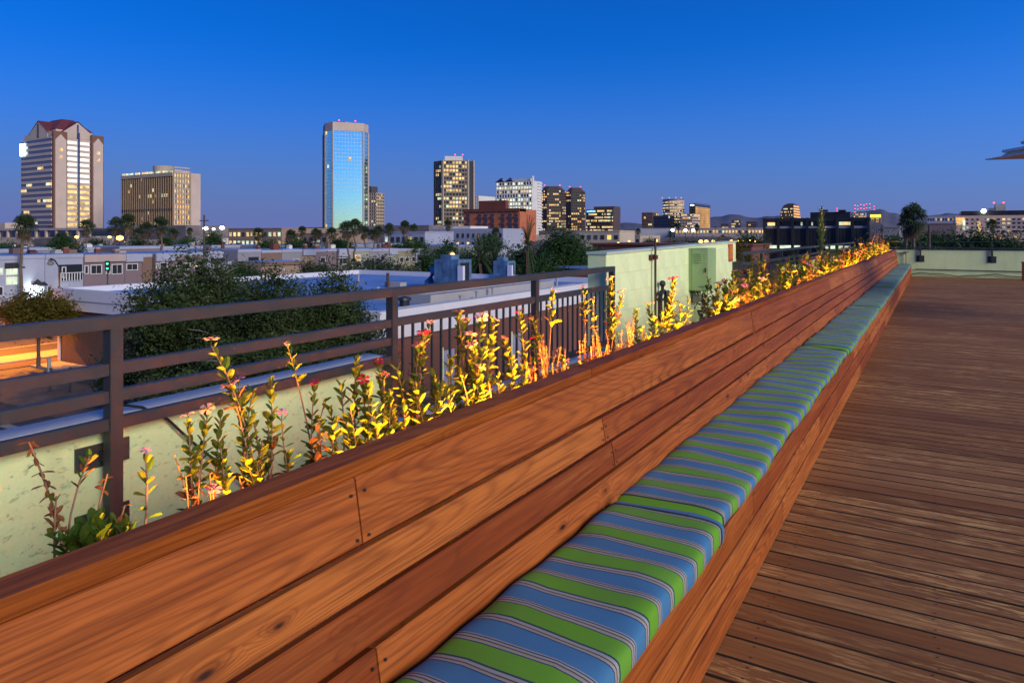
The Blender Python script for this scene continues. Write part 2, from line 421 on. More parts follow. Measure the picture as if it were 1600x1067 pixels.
back_rows = [(0.992, 0.828, [1.31, 5.76, 10.6, 15.4, 20.2, 25.0, 29.6]), (0.817, 0.714, [2.77, 7.35, 12.1, 16.9, 21.5, 26.4]),
             (0.703, 0.597, [2.83, 7.3, 12.2, 17.0, 21.6, 26.2]), (0.586, 0.440, [1.31, 6.05, 10.7, 15.5, 20.3, 25.1, 29.5])]
for zt, zb, js in back_rows:
    zc = (zt + zb) / 2; e = rows(js)
    for a, b in zip(e[:-1], e[1:]):
        xc = backX(zc) - 0.019
        board(bench, 'back_board', xc + R.uniform(-.0025, .0025), (a + b) / 2, zc, 0.036, b - a - 0.005, zt - zb, TILT)
        n = (1, 0, 0.17)
        for q in (a + 0.022, b - 0.022, (a + b) / 2):
            for zz in (zb + 0.022, zt - 0.035):
                screwdot((backX(zz) + 0.0045, q + R.uniform(-.004, .004), zz), n)
e = rows([2.74, 7.2, 11.9, 16.6, 21.3, 26.0])
for a, b in zip(e[:-1], e[1:]):
    board(bench, 'cap_board', -1.291, (a + b) / 2, 1.011, 0.090, b - a - 0.004, 0.040, 0, CAPW, 0.005)
for zt, zb, js, xo in ((0.412, 0.282, [3.4, 8.2, 13.0, 17.8, 22.6, 27.4], 0.0), (0.274, 0.142, [1.0, 5.6, 10.4, 15.2, 20.0, 24.8], 0.005), (0.134, 0.004, [4.1, 8.9, 13.7, 18.5, 23.3, 28.1], 0.010)):
    e = rows(js)
    for a, b in zip(e[:-1], e[1:]):
        board(bench, 'front_board', -0.738 + xo, (a + b) / 2, (zt + zb) / 2, 0.034, b - a - 0.004, zt - zb)
        for q in (a + 0.02, b - 0.02):
            for zz in (zb + 0.02, zt - 0.02): screwdot((-0.7205 + xo, q, zz), (1, 0, 0))
e = rows([2.0, 6.8, 11.6, 16.4, 21.2, 26.0])
for i in range(3):
    for a, b in zip(e[:-1], e[1:]): board(bench, 'seat_board', -0.83 - i * 0.145, (a + b) / 2, 0.392, 0.138, b - a - 0.004, 0.036)
for yy in [YB0 + 0.3 + 1.19 * i for i in range(28)]:
    fr = MB(); fr.hexa([(backX(.3) - .125, yy - .02, 0), (backX(.3) - .045, yy - .02, 0), (backX(.3) - .045, yy + .02, 0), (backX(.3) - .125, yy + .02, 0),
                        (backX(.98) - .125, yy - .02, .985), (backX(.98) - .045, yy - .02, .985), (backX(.98) - .045, yy + .02, .985), (backX(.98) - .125, yy + .02, .985)])
    fr.build('back_post', RED, bench)
for yy in (YB0 + 0.02, YB1 - 0.05):
    fr = MB(); fr.hexa([(-1.2, yy, 0.0), (-0.76, yy, 0.0), (-0.76, yy + .035, 0.0), (-1.2, yy + .035, 0.0), (-1.2, yy, .37), (-0.76, yy, .37), (-0.76, yy + .035, .37), (-1.2, yy + .035, .37)])
    fr.build('end_board', RED, bench)
scr.build('screws', SCREW, bench, kind='stuff')

# cushions, each a thing of its own lying on the seat
SEAMDARK = plain('dark teal shadow line', (.012, .05, .075), .7)
def cushion(y0, y1, thick, label, seed, xo=0.0):
    rr = random.Random(seed); n = 30; L = y1 - y0; m = max(40, int(L / 0.035))
    mb = MB(); xa, xb = -1.152 + xo, -0.700 + xo; xm, hw = (xa + xb) / 2, (xb - xa) / 2; zb = 0.415
    ph = [rr.uniform(0, 6.3) for _ in range(8)]
    for i in range(m + 1):
        t = i / m; yy = y0 + L * t
        de = min(t, 1 - t) * L; s = min(1.0, (de / 0.024)) ; s = math.sqrt(max(0.0, 1 - (1 - s) ** 2))
        for k in range(n):
            th = 2 * math.pi * k / n; c, q = math.cos(th), math.sin(th); ex = 0.34
            px = math.copysign(abs(c) ** ex, c); pz = math.copysign(abs(q) ** 0.42, q)
            hz = thick / 2 * (0.74 + 0.26 * s)
            hwx = hw * (0.965 + 0.035 * s)
            puff = 0.007 * math.sin(yy * 3.1 + ph[0]) * math.sin(px * 2 + ph[1]) + 0.004 * math.sin(yy * 9.7 + ph[2] + px * 3) + 0.003 * math.sin(yy * 21 + ph[3] - px * 4)
            crown = 0.006 * (1 - px * px)
            z = zb + hz + pz * hz + (puff + crown if pz > 0 else 0)
            x = xm + px * hwx + (0.006 * math.sin(yy * 4.3 + ph[4]) + 0.003 * math.sin(yy * 13 + ph[5])) * (1 if px > 0 else 0.2)
            mb.v.append((x - xm, yy - y0, z - zb))
    for i in range(m):
        for k in range(n):
            q = (k + 1) % n; mb.face((i * n + k, (i + 1) * n + k, (i + 1) * n + q, i * n + q))
    mb.face(list(range(n))); mb.face([m * n + k for k in range(n)][::-1])
    o = mb.build('seat_cushion', CLOTH, smooth=True); o.location = (xm, y0, zb)
    tag(o, label, 'cushion', 'striped seat cushions laid end to end on the bench')
    for e_ in (0, m):                                                 # added dark tube for the shadow line where cushions meet
        ring = [Vector(mb.v[e_ * n + k]) for k in range(n)] if False else [Vector(mb.v[(2 if e_ == 0 else m - 2) * n + k]) for k in range(n)]
        w_ = MB(); w_.tube(ring + [ring[0]], .0045, 5, False); p_ = w_.build('end_shadow_line', SEAMDARK); p_.parent = o

for args in ((-2.0, 2.745, 0.098, 'striped blue and green bench cushion at the front, its end overlapping the next', 1, 0.012),
             (2.770, 7.535, 0.076, 'striped blue and green bench cushion, second along the bench, beginning at the step', 2, -0.012),
             (7.565, 12.19, 0.078, 'striped blue and green bench cushion, third along the bench', 3, 0.0),
             (12.22, 16.88, 0.07, 'striped blue and green bench cushion, fourth along the bench', 4, 0.004),
             (16.91, 21.58, 0.074, 'striped cushion that looks teal, fifth along the bench', 5, -0.003),
             (21.61, 26.28, 0.07, 'striped cushion that looks teal, second from the far end of the bench', 6, 0.002),
             (26.31, 30.95, 0.074, 'striped cushion that looks teal, last at the far end of the bench', 7, -0.002)): cushion(*args)

# ------------------------------------------------------------------ parapet, screen wall, railings
def coped(name, label, x0, x1, y0, y1, z, parent=None, zc=0.035):
    t = thing(name, label, 'wall', ((x0 + x1) / 2, (y0 + y1) / 2, -0.1))
    m = MB(); m.box(x0, y0, -0.3, x1, y1, z); m.build('wall', GREEN, t)
    m = MB(); m.box(x0 - .02, y0, z, x1 + .012, y1, z + zc); m.build('coping', COPING, t)
    m = MB(); m.box(x1 + .0122, y0, z - .02, x1 + .016, y1, z + zc - .003); m.build('drip_edge', DRIP, t)
    return t
YS1 = yOnX(608, RX); YS2 = yOnX(947, WX); YS3 = yOnX(1150, WX); YS4 = yOnX(1219, WX)
coped('parapet_wall', 'pitted pale green parapet wall with pale metal coping behind the nearest plants', -2.93, WX, -6, YS1 + .05, 0.845)
coped('parapet_wall', 'low pale green parapet under the railing with upright pickets', -3.02, WX, YS1 + .052, YS2 - .002, 0.40)
coped('parapet_wall', 'low pale green parapet just past the tall block screen wall', -3.02, WX, YS3 + .002, YS4 - .002, 0.40)
coped('parapet_wall', 'pale green parapet running behind the crowded far planter', -3.02, WX, YS4, YE - .002, 0.93)
# screen wall of painted blocks
sw = thing('screen_wall', 'tall pale green painted block wall carrying the grey-green cabinet and pipe', 'wall', (-2.92, (YS2 + YS3) / 2, -0.1))
m = MB(); m.hexa([(-3.02, YS2, -.3), (WX - .006, YS2, -.3), (WX - .006, YS3, -.3), (-3.02, YS3, -.3), (-3.02, YS2, 1.40), (WX - .006, YS2, 1.40), (WX - .006, YS3, 1.475), (-3.02, YS3, 1.475)])
m.build('wall', GREENP, sw)
m = MB(); m.hexa([(-3.035, YS2 - .01, 1.40), (WX + .012, YS2 - .01, 1.40), (WX + .012, YS3 + .01, 1.475), (-3.035, YS3 + .01, 1.475), (-3.035, YS2 - .01, 1.425), (WX + .012, YS2 - .01, 1.425), (WX + .012, YS3 + .01, 1.50), (-3.035, YS3 + .01, 1.50)])
m.build('coping', plain('pale green coping', (0.46, 0.56, 0.46), 0.6, var=0.08), sw)
bm_ = {}
nb = int((YS3 - YS2) / 0.4)
for c in range(7):
    yy = YS2 + (0.0 if c % 2 else -0.2)
    while yy < YS3 - 0.02:
        a, b = max(yy, YS2 + .001), min(yy + 0.4, YS3 - .001)
        if b - a > 0.05:
            o = MB().box(0, a + .0015 - (a + b) / 2, -0.0985, 0.006, b - .0015 - (a + b) / 2, 0.0985).build('block', GREENP)
            o.location = (WX - .0058 + R.uniform(0, .0012), (a + b) / 2, 0.1 + 0.2 * c - 0.0 + ((a + b) / 2 - YS2) / (YS3 - YS2) * 0.0)
            o.parent = sw; o.matrix_parent_inverse = Matrix.Translation(-wloc(sw))
        yy += 0.4

def bar(mb, x, y0, y1, z, w, h): mb.box(x - w / 2, y0, z - h / 2, x + w / 2, y1, z + h / 2)
def railing(label, y0, y1, posts, pickets=False, ztop=1.262, zlow=0.872, rails=None, x=RX):
    t = thing('railing', label, 'railing', (x, (y0 + y1) / 2, 0.3))
    m = MB(); bar(m, x, y0, y1, ztop, 0.052, 0.050); m.build('top_rail', IRON, t)
    for zz in (rails if rails else (1.080, 0.975, 0.868)):
        for p, q in zip([y0] + posts, posts + [y1]):
            if q - p < .08: continue
            m = MB(); bar(m, x, p + (.0255 if p in posts else 0), q - (.0255 if q in posts else 0), zz, 0.036, 0.046); m.build('rail', IRON, t)
    for p in posts:
        m = MB(); m.box(x - .025, p - .025, 0.22 if not pickets else 0.05, x + .025, p + .025, ztop - .0252); po = m.build('post', IRON, t)
    if pickets:
        zz = rails
        for p, q in zip([y0] + posts, posts + [y1]):
            if q - p < .2: continue
            n = max(2, round((q - p) / 0.098)); 
            for i in range(1, n):
                yy = p + (q - p) * i / n
                m = MB(); m.box(x - .007, yy - .007, zz[1] + .0232, x + .007, yy + .007, zz[0] - .0232); m.build('picket', IRON, t)
    return t
def bracket(t, y, z):
    m = MB(); m.box(WX + .002, y - .105, z - .045, WX + .012, y + .105, z + .045); m.box(WX + .0122, y - .02, z - .02, RX - .026, y + .02, z + .02); br = m.build('wall_bracket', IRON, t)
    for s in (-.08, .08):
        m = MB(); m.box(WX + .0122, y + s - .012, z - .012, WX + .022, y + s + .012, z + .012); m.build('bolt', IRON, br)
PY = [yOnX(177, RX), yOnX(608, RX), yOnX(836, RX), yOnX(956, RX)]
rl = railing('dark iron railing of plain horizontal bars at the front, bolted to the parapet', -5.0, PY[1] + .0, [PY[0] - 1.66 * 2, PY[0] - 1.66, PY[0]])
for z in (0.735, 0.475): bracket(rl, PY[0], z)
railing('dark iron railing with upright pickets between the plain bars and the block wall', PY[1] + .001, PY[3] + .026, [PY[1] + .0262, PY[2], PY[3]], True, rails=(1.082, 0.545))
yp = [YS3 + .1, yOnX(1190, RX), yOnX(1221, RX)]
railing('dark iron railing past the block wall with pickets and an open upper bar', YS3 + .05, yp[2] + .03, yp, True, 1.285, rails=(1.10, 0.545))
rest = [yp[2] + 2.0 * i for i in range(1, 8)]
railing('dark iron railing above the far stretch of planter wall', yp[2] + .04, YE + .1, rest, False, 1.285, rails=(1.10, 1.0))

# cabinet, pipe, valve and the small things on the screen wall
yc = yOnX(1083, WX)
cb = thing('utility_cabinet', 'sage green metal utility cabinet with louvred door on the block wall', 'cabinet', (WX, yc, .85))
CD = .255; y0_ = yc - .2
m = MB(); m.box(WX + .002, y0_, .85, WX + CD, yc + .21, 1.42); m.build('cabinet_body', BOXGREEN, cb)
m = MB(); m.box(WX + .045, y0_ - .012, .862, WX + CD - .008, y0_ - .0005, 1.408); dr = m.build('door', BOXGREEN, cb)
m = MB(); m.box(WX + .006, y0_ - .008, .862, WX + .040, y0_ - .0005, 1.408); m.build('hinge_strip', BOXGREEN, cb)
for i in range(5):
    z = 1.345 - i * .028; xa, xb = WX + .095, WX + .19
    m = MB(); m.hexa([(xa, y0_ - .030, z), (xb, y0_ - .030, z), (xb, y0_ - .0122, z + .004), (xa, y0_ - .0122, z + .004), (xa, y0_ - .027, z + .010), (xb, y0_ - .027, z + .010), (xb, y0_ - .0122, z + .016), (xa, y0_ - .0122, z + .016)]); m.build('louvre', BOXGREEN, dr)
m = MB(); m.box(WX + CD - .035, y0_ - .024, 1.10, WX + CD - .02, y0_ - .0122, 1.16); m.build('latch', SCREW, dr)
for yy in (yc - .08, yc + .02, yc + .10):
    m = MB(); m.tube([(WX + .07, yy, .849), (WX + .07, yy, .62), (WX + .03, yy + .03, .45), (WX + .03, yy + .03, .1)], .014 if yy != yc + .02 else .022, 8); m.build('conduit', GREENP, cb)
m = MB(); m.tube([(WX + .08, yc + .14, .849), (WX + .11, yc + .17, .76), (WX + .07, yc + .06, .70), (WX + .09, yc - .12, .68), (WX + .06, yc - .15, .60)], .007, 6)
m.tube([(WX + .09, yc - .15, .849), (WX + .12, yc - .10, .74), (WX + .08, yc + .10, .72), (WX + .05, yc + .2, .78)], .006, 6); m.build('loose_cable', BLACK, cb)
m = MB(); m.box(WX + .03, yc - .12, .70, WX + .12, yc - .03, .79); m.box(WX + .03, yc + .07, .68, WX + .10, yc + .15, .76); m.build('junction_box', plain('grey box', (.2, .19, .17), .6), cb)
yq = yOnX(1024, WX + .05)
pp = thing('standpipe', 'thin rusty vertical pipe strapped to the pale green block wall', 'pipe', (WX + .05, yq, .5))
m = MB(); m.tube([(WX + .05, yq, .15), (WX + .05, yq, 1.56)], .014, 8); m.build('pipe', RUST, pp)
for z in (1.34,):
    m = MB(); m.box(WX + .002, yq - .09, z - .03, WX + .03, yq + .05, z + .03); m.box(WX + .0302, yq - .03, z - .024, WX + .072, yq + .03, z + .024); m.build('strap', RUST, pp)
ym = yOnX(1036, WX + .06)
va = thing('valve_assembly', 'dark cast valve and gauge fitting low on the block wall beside the pipe', 'valve', (WX + .06, ym, .4))
m = MB(); m.tube([(WX + .06, ym - .11, .55), (WX + .06, ym - .11, .86), (WX + .06, ym - .06, .92), (WX + .06, ym + .06, .92), (WX + .06, ym + .11, .86), (WX + .06, ym + .11, .5)], .028, 8); m.build('valve_body', BLACK, va)
m = MB(); m.tube([(WX + .06, ym - .02, .92), (WX + .06, ym - .02, 1.0)], .02, 8); m.ball((WX + .06, ym - .02, 1.02), .04, 10, 6); m.build('bonnet', BLACK, va)
for z in (.6, .84):
    m = MB(); m.tube([(WX + .06, ym - .11, z - .015), (WX + .06, ym - .11, z + .015)], .045, 10); m.build('flange', BLACK, va)
m = MB(); m.tube([(WX + .11, ym + .02, .90), (WX + .125, ym + .02, .90)], .045, 12); m.build('gauge', plain('gauge steel', (.25, .24, .23), .35, .7), va)
# red placard, meter box
yr = yOnX(1143, WX + .02)
sg = thing('wall_placard', 'small orange red warning placard on the far end of the block wall', 'sign', (WX, yr, 1.2))
m = MB(); m.box(WX + .002, yr - .13, 1.17, WX + .012, yr + .13, 1.45); m.build('plate', plain('red sign plate', (.50, .055, .02), .5), sg)
m = MB(); m.box(WX + .0122, yr - .105, 1.20, WX + .0142, yr + .105, 1.425); m.box(WX + .0122, yr - .05, 1.27, WX + .0152, yr + .03, 1.40); m.build('print_panel', plain('orange print', (.72, .20, .03), .5, var=.5, scale=30), sg)
ymx = YS3 - .12
mt = thing('meter_box', 'dark grey meter box at the corner where the block wall ends', 'meter', (WX, ymx, .9))
m = MB(); m.box(WX + .002, ymx - .14, .82, WX + .15, ymx + .1, 1.16); m.build('box', IRON, mt)
m = MB(); m.tube([(WX + .15, ymx - .02, 1.04), (WX + .21, ymx - .02, 1.04)], .075, 14); m.build('dial', plain('dial glass', (.05, .05, .05), .15), mt)
m = MB(); m.tube([(WX + .08, ymx, .82), (WX + .08, ymx, .1)], .02, 8); m.build('conduit', IRON, mt)
# cable hanging on the parapet
cbp = [onX(188, 632, WX + .02), onX(222, 636, WX + .02), onX(262, 655, WX + .03), onX(300, 690, WX + .035), onX(335, 718, WX + .04), onX(372, 748, WX + .04), onX(420, 790, WX + .04)]
m = MB(); m.tube(cbp, .006, 6); tag(m.build('black_cable', BLACK), 'thin black cable drooping across the pitted green parapet wall', 'cable')

# ------------------------------------------------------------------ end wall
ew = thing('end_wall', 'pale yellow-green wall closing the far end of the deck', 'wall', (2, YE + .1, 0))
m = MB(); m.box(-3.02, YE + .025, -.3, 9, YE + .24, 1.02); m.build('wall', GREEN, ew)
m = MB(); m.box(-3.02, YE + .01, 1.02, 9, YE + .26, 1.05); m.build('coping', IRON, ew)
er = thing('railing', 'dark railing on square wall plates along the far end wall', 'railing', (2, YE - .02, 1))
for z, h in ((1.10, .045), (1.335, .02)):
    m = MB(); m.box(-2.7, YE - .02 - h / 2, z - h / 2, 8.8, YE - .02 + h / 2, z + h / 2); m.build('rail', IRON, er)
for u in (1438, 1550, 1662, 1774):
    x = xOnY(u, YE)
    m = MB(); m.box(x - .03, YE - .05, .60, x + .03, YE + .005, 1.32); m.build('post', IRON, er)
    m = MB(); m.box(x - .135, YE + .0055, .56, x + .135, YE + .0245, .80); m.build('plate', IRON, er)
hs = thing('wall_pipes', 'thin dark pipe and slack hose running low along the far end wall', 'pipe', (1.5, YE, .2))
m = MB(); m.tube([(-.6, YE - .01, .27), (8.5, YE - .01, .25)], .016, 6); m.build('pipe', IRON, hs)
m = MB(); m.tube([(-.7 + .3 * i, YE - .03, .09 + .045 * math.sin(i * .9) + .02 * math.sin(i * 2.3)) for i in range(30)], .018, 6); m.build('hose', plain('dull hose', (.10, .12, .06), .6), hs)
x = xOnY(1416, YE)
fc = thing('wall_tap', 'small pale tap with pipe on the far end wall beside the bench', 'tap', (x, YE, .8))
m = MB(); m.tube([(x, YE - .04, .02), (x, YE - .04, .86)], .018, 8); m.tube([(x - .9, YE - .04, .90), (x - .05, YE - .04, .90)], .014, 8); m.build('pipe', plain('bare brass', (.35, .26, .16), .45, .5), fc)
m = MB(); m.tube([(x, YE - .04, .86), (x, YE - .04, .93)], .045, 10); m.tube([(x - .1, YE - .05, .93), (x + .1, YE - .05, .93)], .02, 8); m.build('valve', plain('bare brass', (.35, .26, .16), .45, .5), fc)
pr = P(1600, 425, 24.6)
rp = thing('red_post', 'dark red post standing at the far right edge of the deck', 'post', (pr.x, pr.y, 0))
m = MB(); m.box(pr.x - .06, pr.y - .05, 0, pr.x + .06, pr.y + .05, .62); m.build('shaft', plain('oxblood paint', (.19, .03, .018), .5), rp)
m = MB(); m.box(pr.x - .08, pr.y - .07, .62, pr.x + .08, pr.y + .07, .66); m.build('cap', plain('oxblood paint', (.19, .03, .018), .5), rp)

# ------------------------------------------------------------------ parasol at the right
DU = 11.2; HW = 2.35; ku = DU / FPX
uc_ = 800 + (HW + 740 / FPX * (DU + HW)) / ku; pc = P(uc_, 240, DU); ku = (DU + HW) / FPX
um = thing('parasol', 'cream canvas parasol with three stepped tiers at the right edge', 'parasol', (pc.x, pc.y, 0))
CANV = leafmat('cream canvas', (0.80, 0.70, 0.54), 0.15, 0.05, rough=0.85); HEM = plain('white hem', (.85, .84, .80), .6)
zu = lambda v: CZ + (HZ - v) * ku
def pq(a, b, z): return (pc.x + CA * a - SA * b, pc.y + SA * a + CA * b, z)
def tier(name, prof, hem):
    """square tier from a profile of (half width, height); sides bow slightly inwards"""
    mb = MB(); n = 9
    for k in range(4):
        for (r0, z0), (r1, z1) in zip(prof[:-1], prof[1:]):
            for j in range(n):
                def pt(r, z, t):
                    s = -1 + 2 * t; bow = 1 - .06 * (1 - s * s); a, b = s * r, -r * bow
                    for _ in range(k): a, b = -b, a
                    return pq(a, b, z + .03 * (1 - s * s) * (r / HW))
                mb.poly([pt(r0, z0, j / n), pt(r1, z1, j / n), pt(r1, z1, (j + 1) / n), pt(r0, z0, (j + 1) / n)])
    t = mb.build(name, CANV, um)
    r, z = prof[-1]; hb = MB()
    for k in range(4):
        pts = []
        for j in range(n + 1):
            s = -1 + 2 * j / n; a, b = s * r, -r * (1 - .06 * (1 - s * s))
            for _ in range(k): a, b = -b, a
            pts.append(pq(a, b, z + .03 * (1 - s * s) * (r / HW) + hem))
        hb.tube(pts, hem, 6)
    hb.build('hem', HEM, t)
r3, r2 = HW - 33 * ku, HW - 16 * ku
tier('upper_tier', [(.05, zu(226) + .62), (.9, zu(226) + .34), (1.5, zu(226) + .13), (r3, zu(230))], .030)
tier('middle_tier', [(r3 - .04, zu(230) - .004), (r3 + .02, zu(236)), (r3 + .10, zu(239.5)), (r2, zu(241))], .028)
tier('lower_tier', [(r2 - .04, zu(241) - .004), (r2 + .02, zu(246)), (r2 + .09, zu(249)), (HW, zu(250.5))], .012)
m = MB(); m.tube([(pc.x, pc.y, 0), (pc.x, pc.y, zu(226) + .70)], .035, 10); m.build('pole', IRON, um)
m = MB(); m.lathe((pc.x, pc.y, 0), [(0, .09), (.30, .07), (.34, 0)], 20); m.build('base', IRON, um)
for sa, sb in ((-1, -1), (1, -1), (1, 1), (-1, 1)):
    m = MB(); m.tube([pq(0, 0, zu(226) + .45), pq(sa * 1.9, sb * 1.9, zu(240))], .012, 5); m.build('rib', IRON, um)
# ------------------------------------------------------------------ planter
YP0, YP1 = -1.5, 31.2
pl = thing('planter_box', 'narrow timber planter trough behind the bench backrest', 'planter', (-1.65, 14, 0))
m = MB(); m.box(-2.02, YP0, 0, -1.985, YP1, .60); m.build('back_panel', RED, pl)
m = MB(); m.box(-1.40, YP0 + .036, 0, -1.38, YP1 - .036, .735); m.build('front_light_stop', RED, pl)  # added board, keeps uplight from leaking through the lower backrest gaps
m = MB(); m.box(-1.985, YP0, 0, -1.335, YP0 + .035, .58); m.build('end_panel', RED, pl)
m = MB(); m.box(-1.985, YP1 - .035, 0, -1.335, YP1, .58); m.build('end_panel', RED, pl)
g = MB(); nx, ny = 6, 160
for j in range(ny + 1):
    for i in range(nx + 1):
        g.v.append((-1.98 + .575 * i / nx, YP0 + .04 + (YP1 - YP0 - .08) * j / ny, .53 + R.uniform(-.025, .025)))
for j in range(ny):
    for i in range(nx): b = j * (nx + 1) + i; g.face((b, b + 1, b + nx + 2, b + nx + 1))
tag(g.build('planter_soil', SOIL), 'dark soil filling the planter trough', 'soil', kind='stuff')
g = MB(); g.box(-2.80, YP0, -.05, -2.03, YP1, .0); tag(g.build('gutter_floor', CONC), kind='structure')

LEAF = leafmat('vinca leaf', (0.15, 0.20, 0.020), 0.50, 0.35, (0.27, 0.28, 0.030))
LEAFD = leafmat('vinca dark leaf', (0.075, 0.15, 0.022), 0.48, 0.3)
DRYL = leafmat('withered leaf', (0.24, 0.095, 0.035), 0.25, 0.4)
STEM = plain('pinkish stem', (0.24, 0.135, 0.085), 0.7, var=.25, scale=30)
DRYS = plain('dry stem', (0.27, 0.14, 0.07), 0.8, var=.3, scale=30)
PET = {'pink': leafmat('pink petal', (0.72, 0.36, 0.33), .3, .12), 'red': leafmat('crimson petal', (0.52, 0.014, 0.055), .3, .2), 'lilac': leafmat('lilac petal', (0.48, 0.17, 0.42), .3, .15), 'salmon': leafmat('salmon petal', (0.72, 0.20, 0.14), .3, .15)}
EYE = plain('flower eye', (0.45, 0.02, 0.08), .6)
LV = [(0, 0, 0), (.15, .22, .05), (.23, .55, .07), (.16, .85, .04), (0, 1, -.06), (-.16, .85, .04), (-.23, .55, .07), (-.15, .22, .05), (0, .5, -.03), (0, .2, 0)]
LF = [(0, 1, 9), (9, 1, 2, 8), (8, 2, 3, 4), (0, 9, 7), (9, 8, 6, 7), (8, 4, 5, 6)]
def leafmesh(mat):
    b = MB(); b.v = list(LV); [b.face(f) for f in LF]; return b.mesh('leaf', mat)
LM = {k: leafmesh(v) for k, v in (('g', LEAF), ('d', LEAFD), ('y', DRYL))}
def frame(dirv, roll):
    y = Vector(dirv).normalized(); up = Vector((0, 0, 1)) if abs(y.z) < .95 else Vector((1, 0, 0))
    x = y.cross(up).normalized(); z = x.cross(y)
    x2 = x * math.cos(roll) + z * math.sin(roll); z2 = x2.cross(y)
    return Matrix((x2, y, z2)).transposed()
def flowermesh(col):
    b = MB()
    for k in range(5):
        a = 2 * math.pi * k / 5
        def q(r, t, z): return (r * math.cos(a + t), r * math.sin(a + t), z)
        b.poly([q(.10, 0, .0), q(.62, -.42, .07), q(.98, -.38, .05), q(1.04, 0, .02), q(.98, .38, .05), q(.62, .42, .07)])
    b.m = 1; b.poly([(.15 * math.cos(t), .15 * math.sin(t), .03) for t in [2 * math.pi * i / 6 for i in range(6)]])
    b.m = 2; b.tube([(0, 0, -.8), (0, 0, 0)], [.05, .09], 5)
    return b.mesh('flower', [PET[col], EYE, LEAF])
FM = {k: flowermesh(k) for k in PET}
def addleaf(b, M3, p, L):
    base = len(b.v)
    for v in LV: b.v.append(tuple(Vector(p) + M3 @ (Vector(v) * L)))
    for f in LF: b.face([base + i for i in f])
def bezier(a, b_, bend, n=9):
    a, b_ = Vector(a), Vector(b_); c = (a + b_) / 2 + Vector(bend)
    return [(a * (1 - t) ** 2 + c * 2 * t * (1 - t) + b_ * t * t) for t in [i / (n - 1) for i in range(n)]]
def along(pts, f):
    x = f * (len(pts) - 1); i = min(int(x), len(pts) - 2); t = x - i
    return pts[i].lerp(pts[i + 1], t), (pts[i + 1] - pts[i]).normalized()
def vinca(label, stems, single=True, seed=0, loc=None, group=None, name='vinca_plant'):
    """stems: (base, tip, leafy_from, leaf_len, spacing, kind, flower) ; single leaves become parts of their own"""
    rr = random.Random(seed); b0 = loc or stems[0][0]
    t = thing(name, label, 'plant', b0, group)
    sm = {'g': MB(), 'y': MB()}; fol = {'g': MB(), 'd': MB(), 'y': MB()}
    if single:                                                        # thin bare twigs between the leafy shoots
        ext = []
        for (a, tip, *_r) in stems:
            if rr.random() < .8:
                e = Vector(a).lerp(Vector(tip), rr.uniform(.45, .8)) + Vector((rr.uniform(-.05, .05), rr.uniform(-.09, .09), rr.uniform(-.03, .04)))
                ext.append((Vector(a) + Vector((rr.uniform(-.04, .04), rr.uniform(-.05, .05), 0)), e, .82, .018, .02, 'y' if rr.random() < .6 else 'g', None))
        stems = list(stems) + ext
    for (a, tip, f0, LL, sp, kind, fl) in stems:
        a, tip = Vector(a), Vector(tip); L = (tip - a).length
        pts = bezier(a, tip, (rr.uniform(-.10, .10) * L, rr.uniform(-.17, .17) * L, rr.uniform(-.02, .10) * L))
        sm['y' if kind == 'y' else 'g'].tube(pts, [.0042 * (1 - .55 * i / 8) for i in range(9)], 5)
        s = f0 * L; yaw = rr.uniform(0, 6.3)
        while s < L:
            p, tn = along(pts, min(.999, s / L)); fr = frame(tn, yaw)
            for h in (0, 1):
                if rr.random() < .16: continue
                side = (fr @ Vector((1, 0, 0))) * (1 if h else -1)
                tipf = max(0, (s / L - .75) / .25)
                dv = side * rr.uniform(.75, 1.1) + tn * (rr.uniform(.45, .95) + tipf * .9) + Vector((rr.uniform(-.3, .3), rr.uniform(-.3, .3), rr.uniform(-.45, .3)))
                if kind == 'y': dv = side + Vector((0, 0, rr.uniform(-1.2, .2))) + tn * .2
                ll = LL * rr.uniform(.85, 1.45) * (1 - .25 * tipf)
                M3 = frame(dv, rr.uniform(-.5, .5) + (math.pi if False else 0))
                kk = kind if kind != 'g' or rr.random() > .15 else 'd'
                if kind == 'g' and s < (f0 + .12) * L and rr.random() < .25: kk = 'y'
                if single:
                    o = bpy.data.objects.new('leaf', LM[kk]); COL.objects.link(o)
                    o.parent = t; o.matrix_parent_inverse = Matrix.Translation(-Vector(t.location))
                    mm = (M3 * ll).to_4x4(); mm.translation = p; o.matrix_basis = mm
                else: addleaf(fol[kk], M3, p, ll)
            s += sp * rr.uniform(.7, 1.25); yaw += math.pi / 2 + rr.uniform(-.3, .3)
        if fl:
            o = bpy.data.objects.new('flower', FM[fl[0]]); COL.objects.link(o); o.parent = t; o.matrix_parent_inverse = Matrix.Translation(-Vector(t.location))
            nz = Vector((rr.uniform(-.35, .55), rr.uniform(-.6, .3), 1)).normalized(); fr = frame(nz, rr.uniform(0, 6))
            M3 = Matrix((fr.col[0], fr.col[2] * -1, fr.col[1])).transposed()
            mm = (M3 * fl[1]).to_4x4(); mm.translation = pts[-1] + nz * fl[1] * .8; o.matrix_basis = mm
    for k, nm, mt in (('g', 'stem', STEM), ('y', 'dry_stem', DRYS)):
        if sm[k].f: sm[k].build(nm, mt, t)
    for k, mt in (('g', LEAF), ('d', LEAFD), ('y', DRYL)):
        if fol[k].f: fol[k].build({'g': 'foliage', 'd': 'dark_foliage', 'y': 'withered_foliage'}[k], mt, t)
    return t
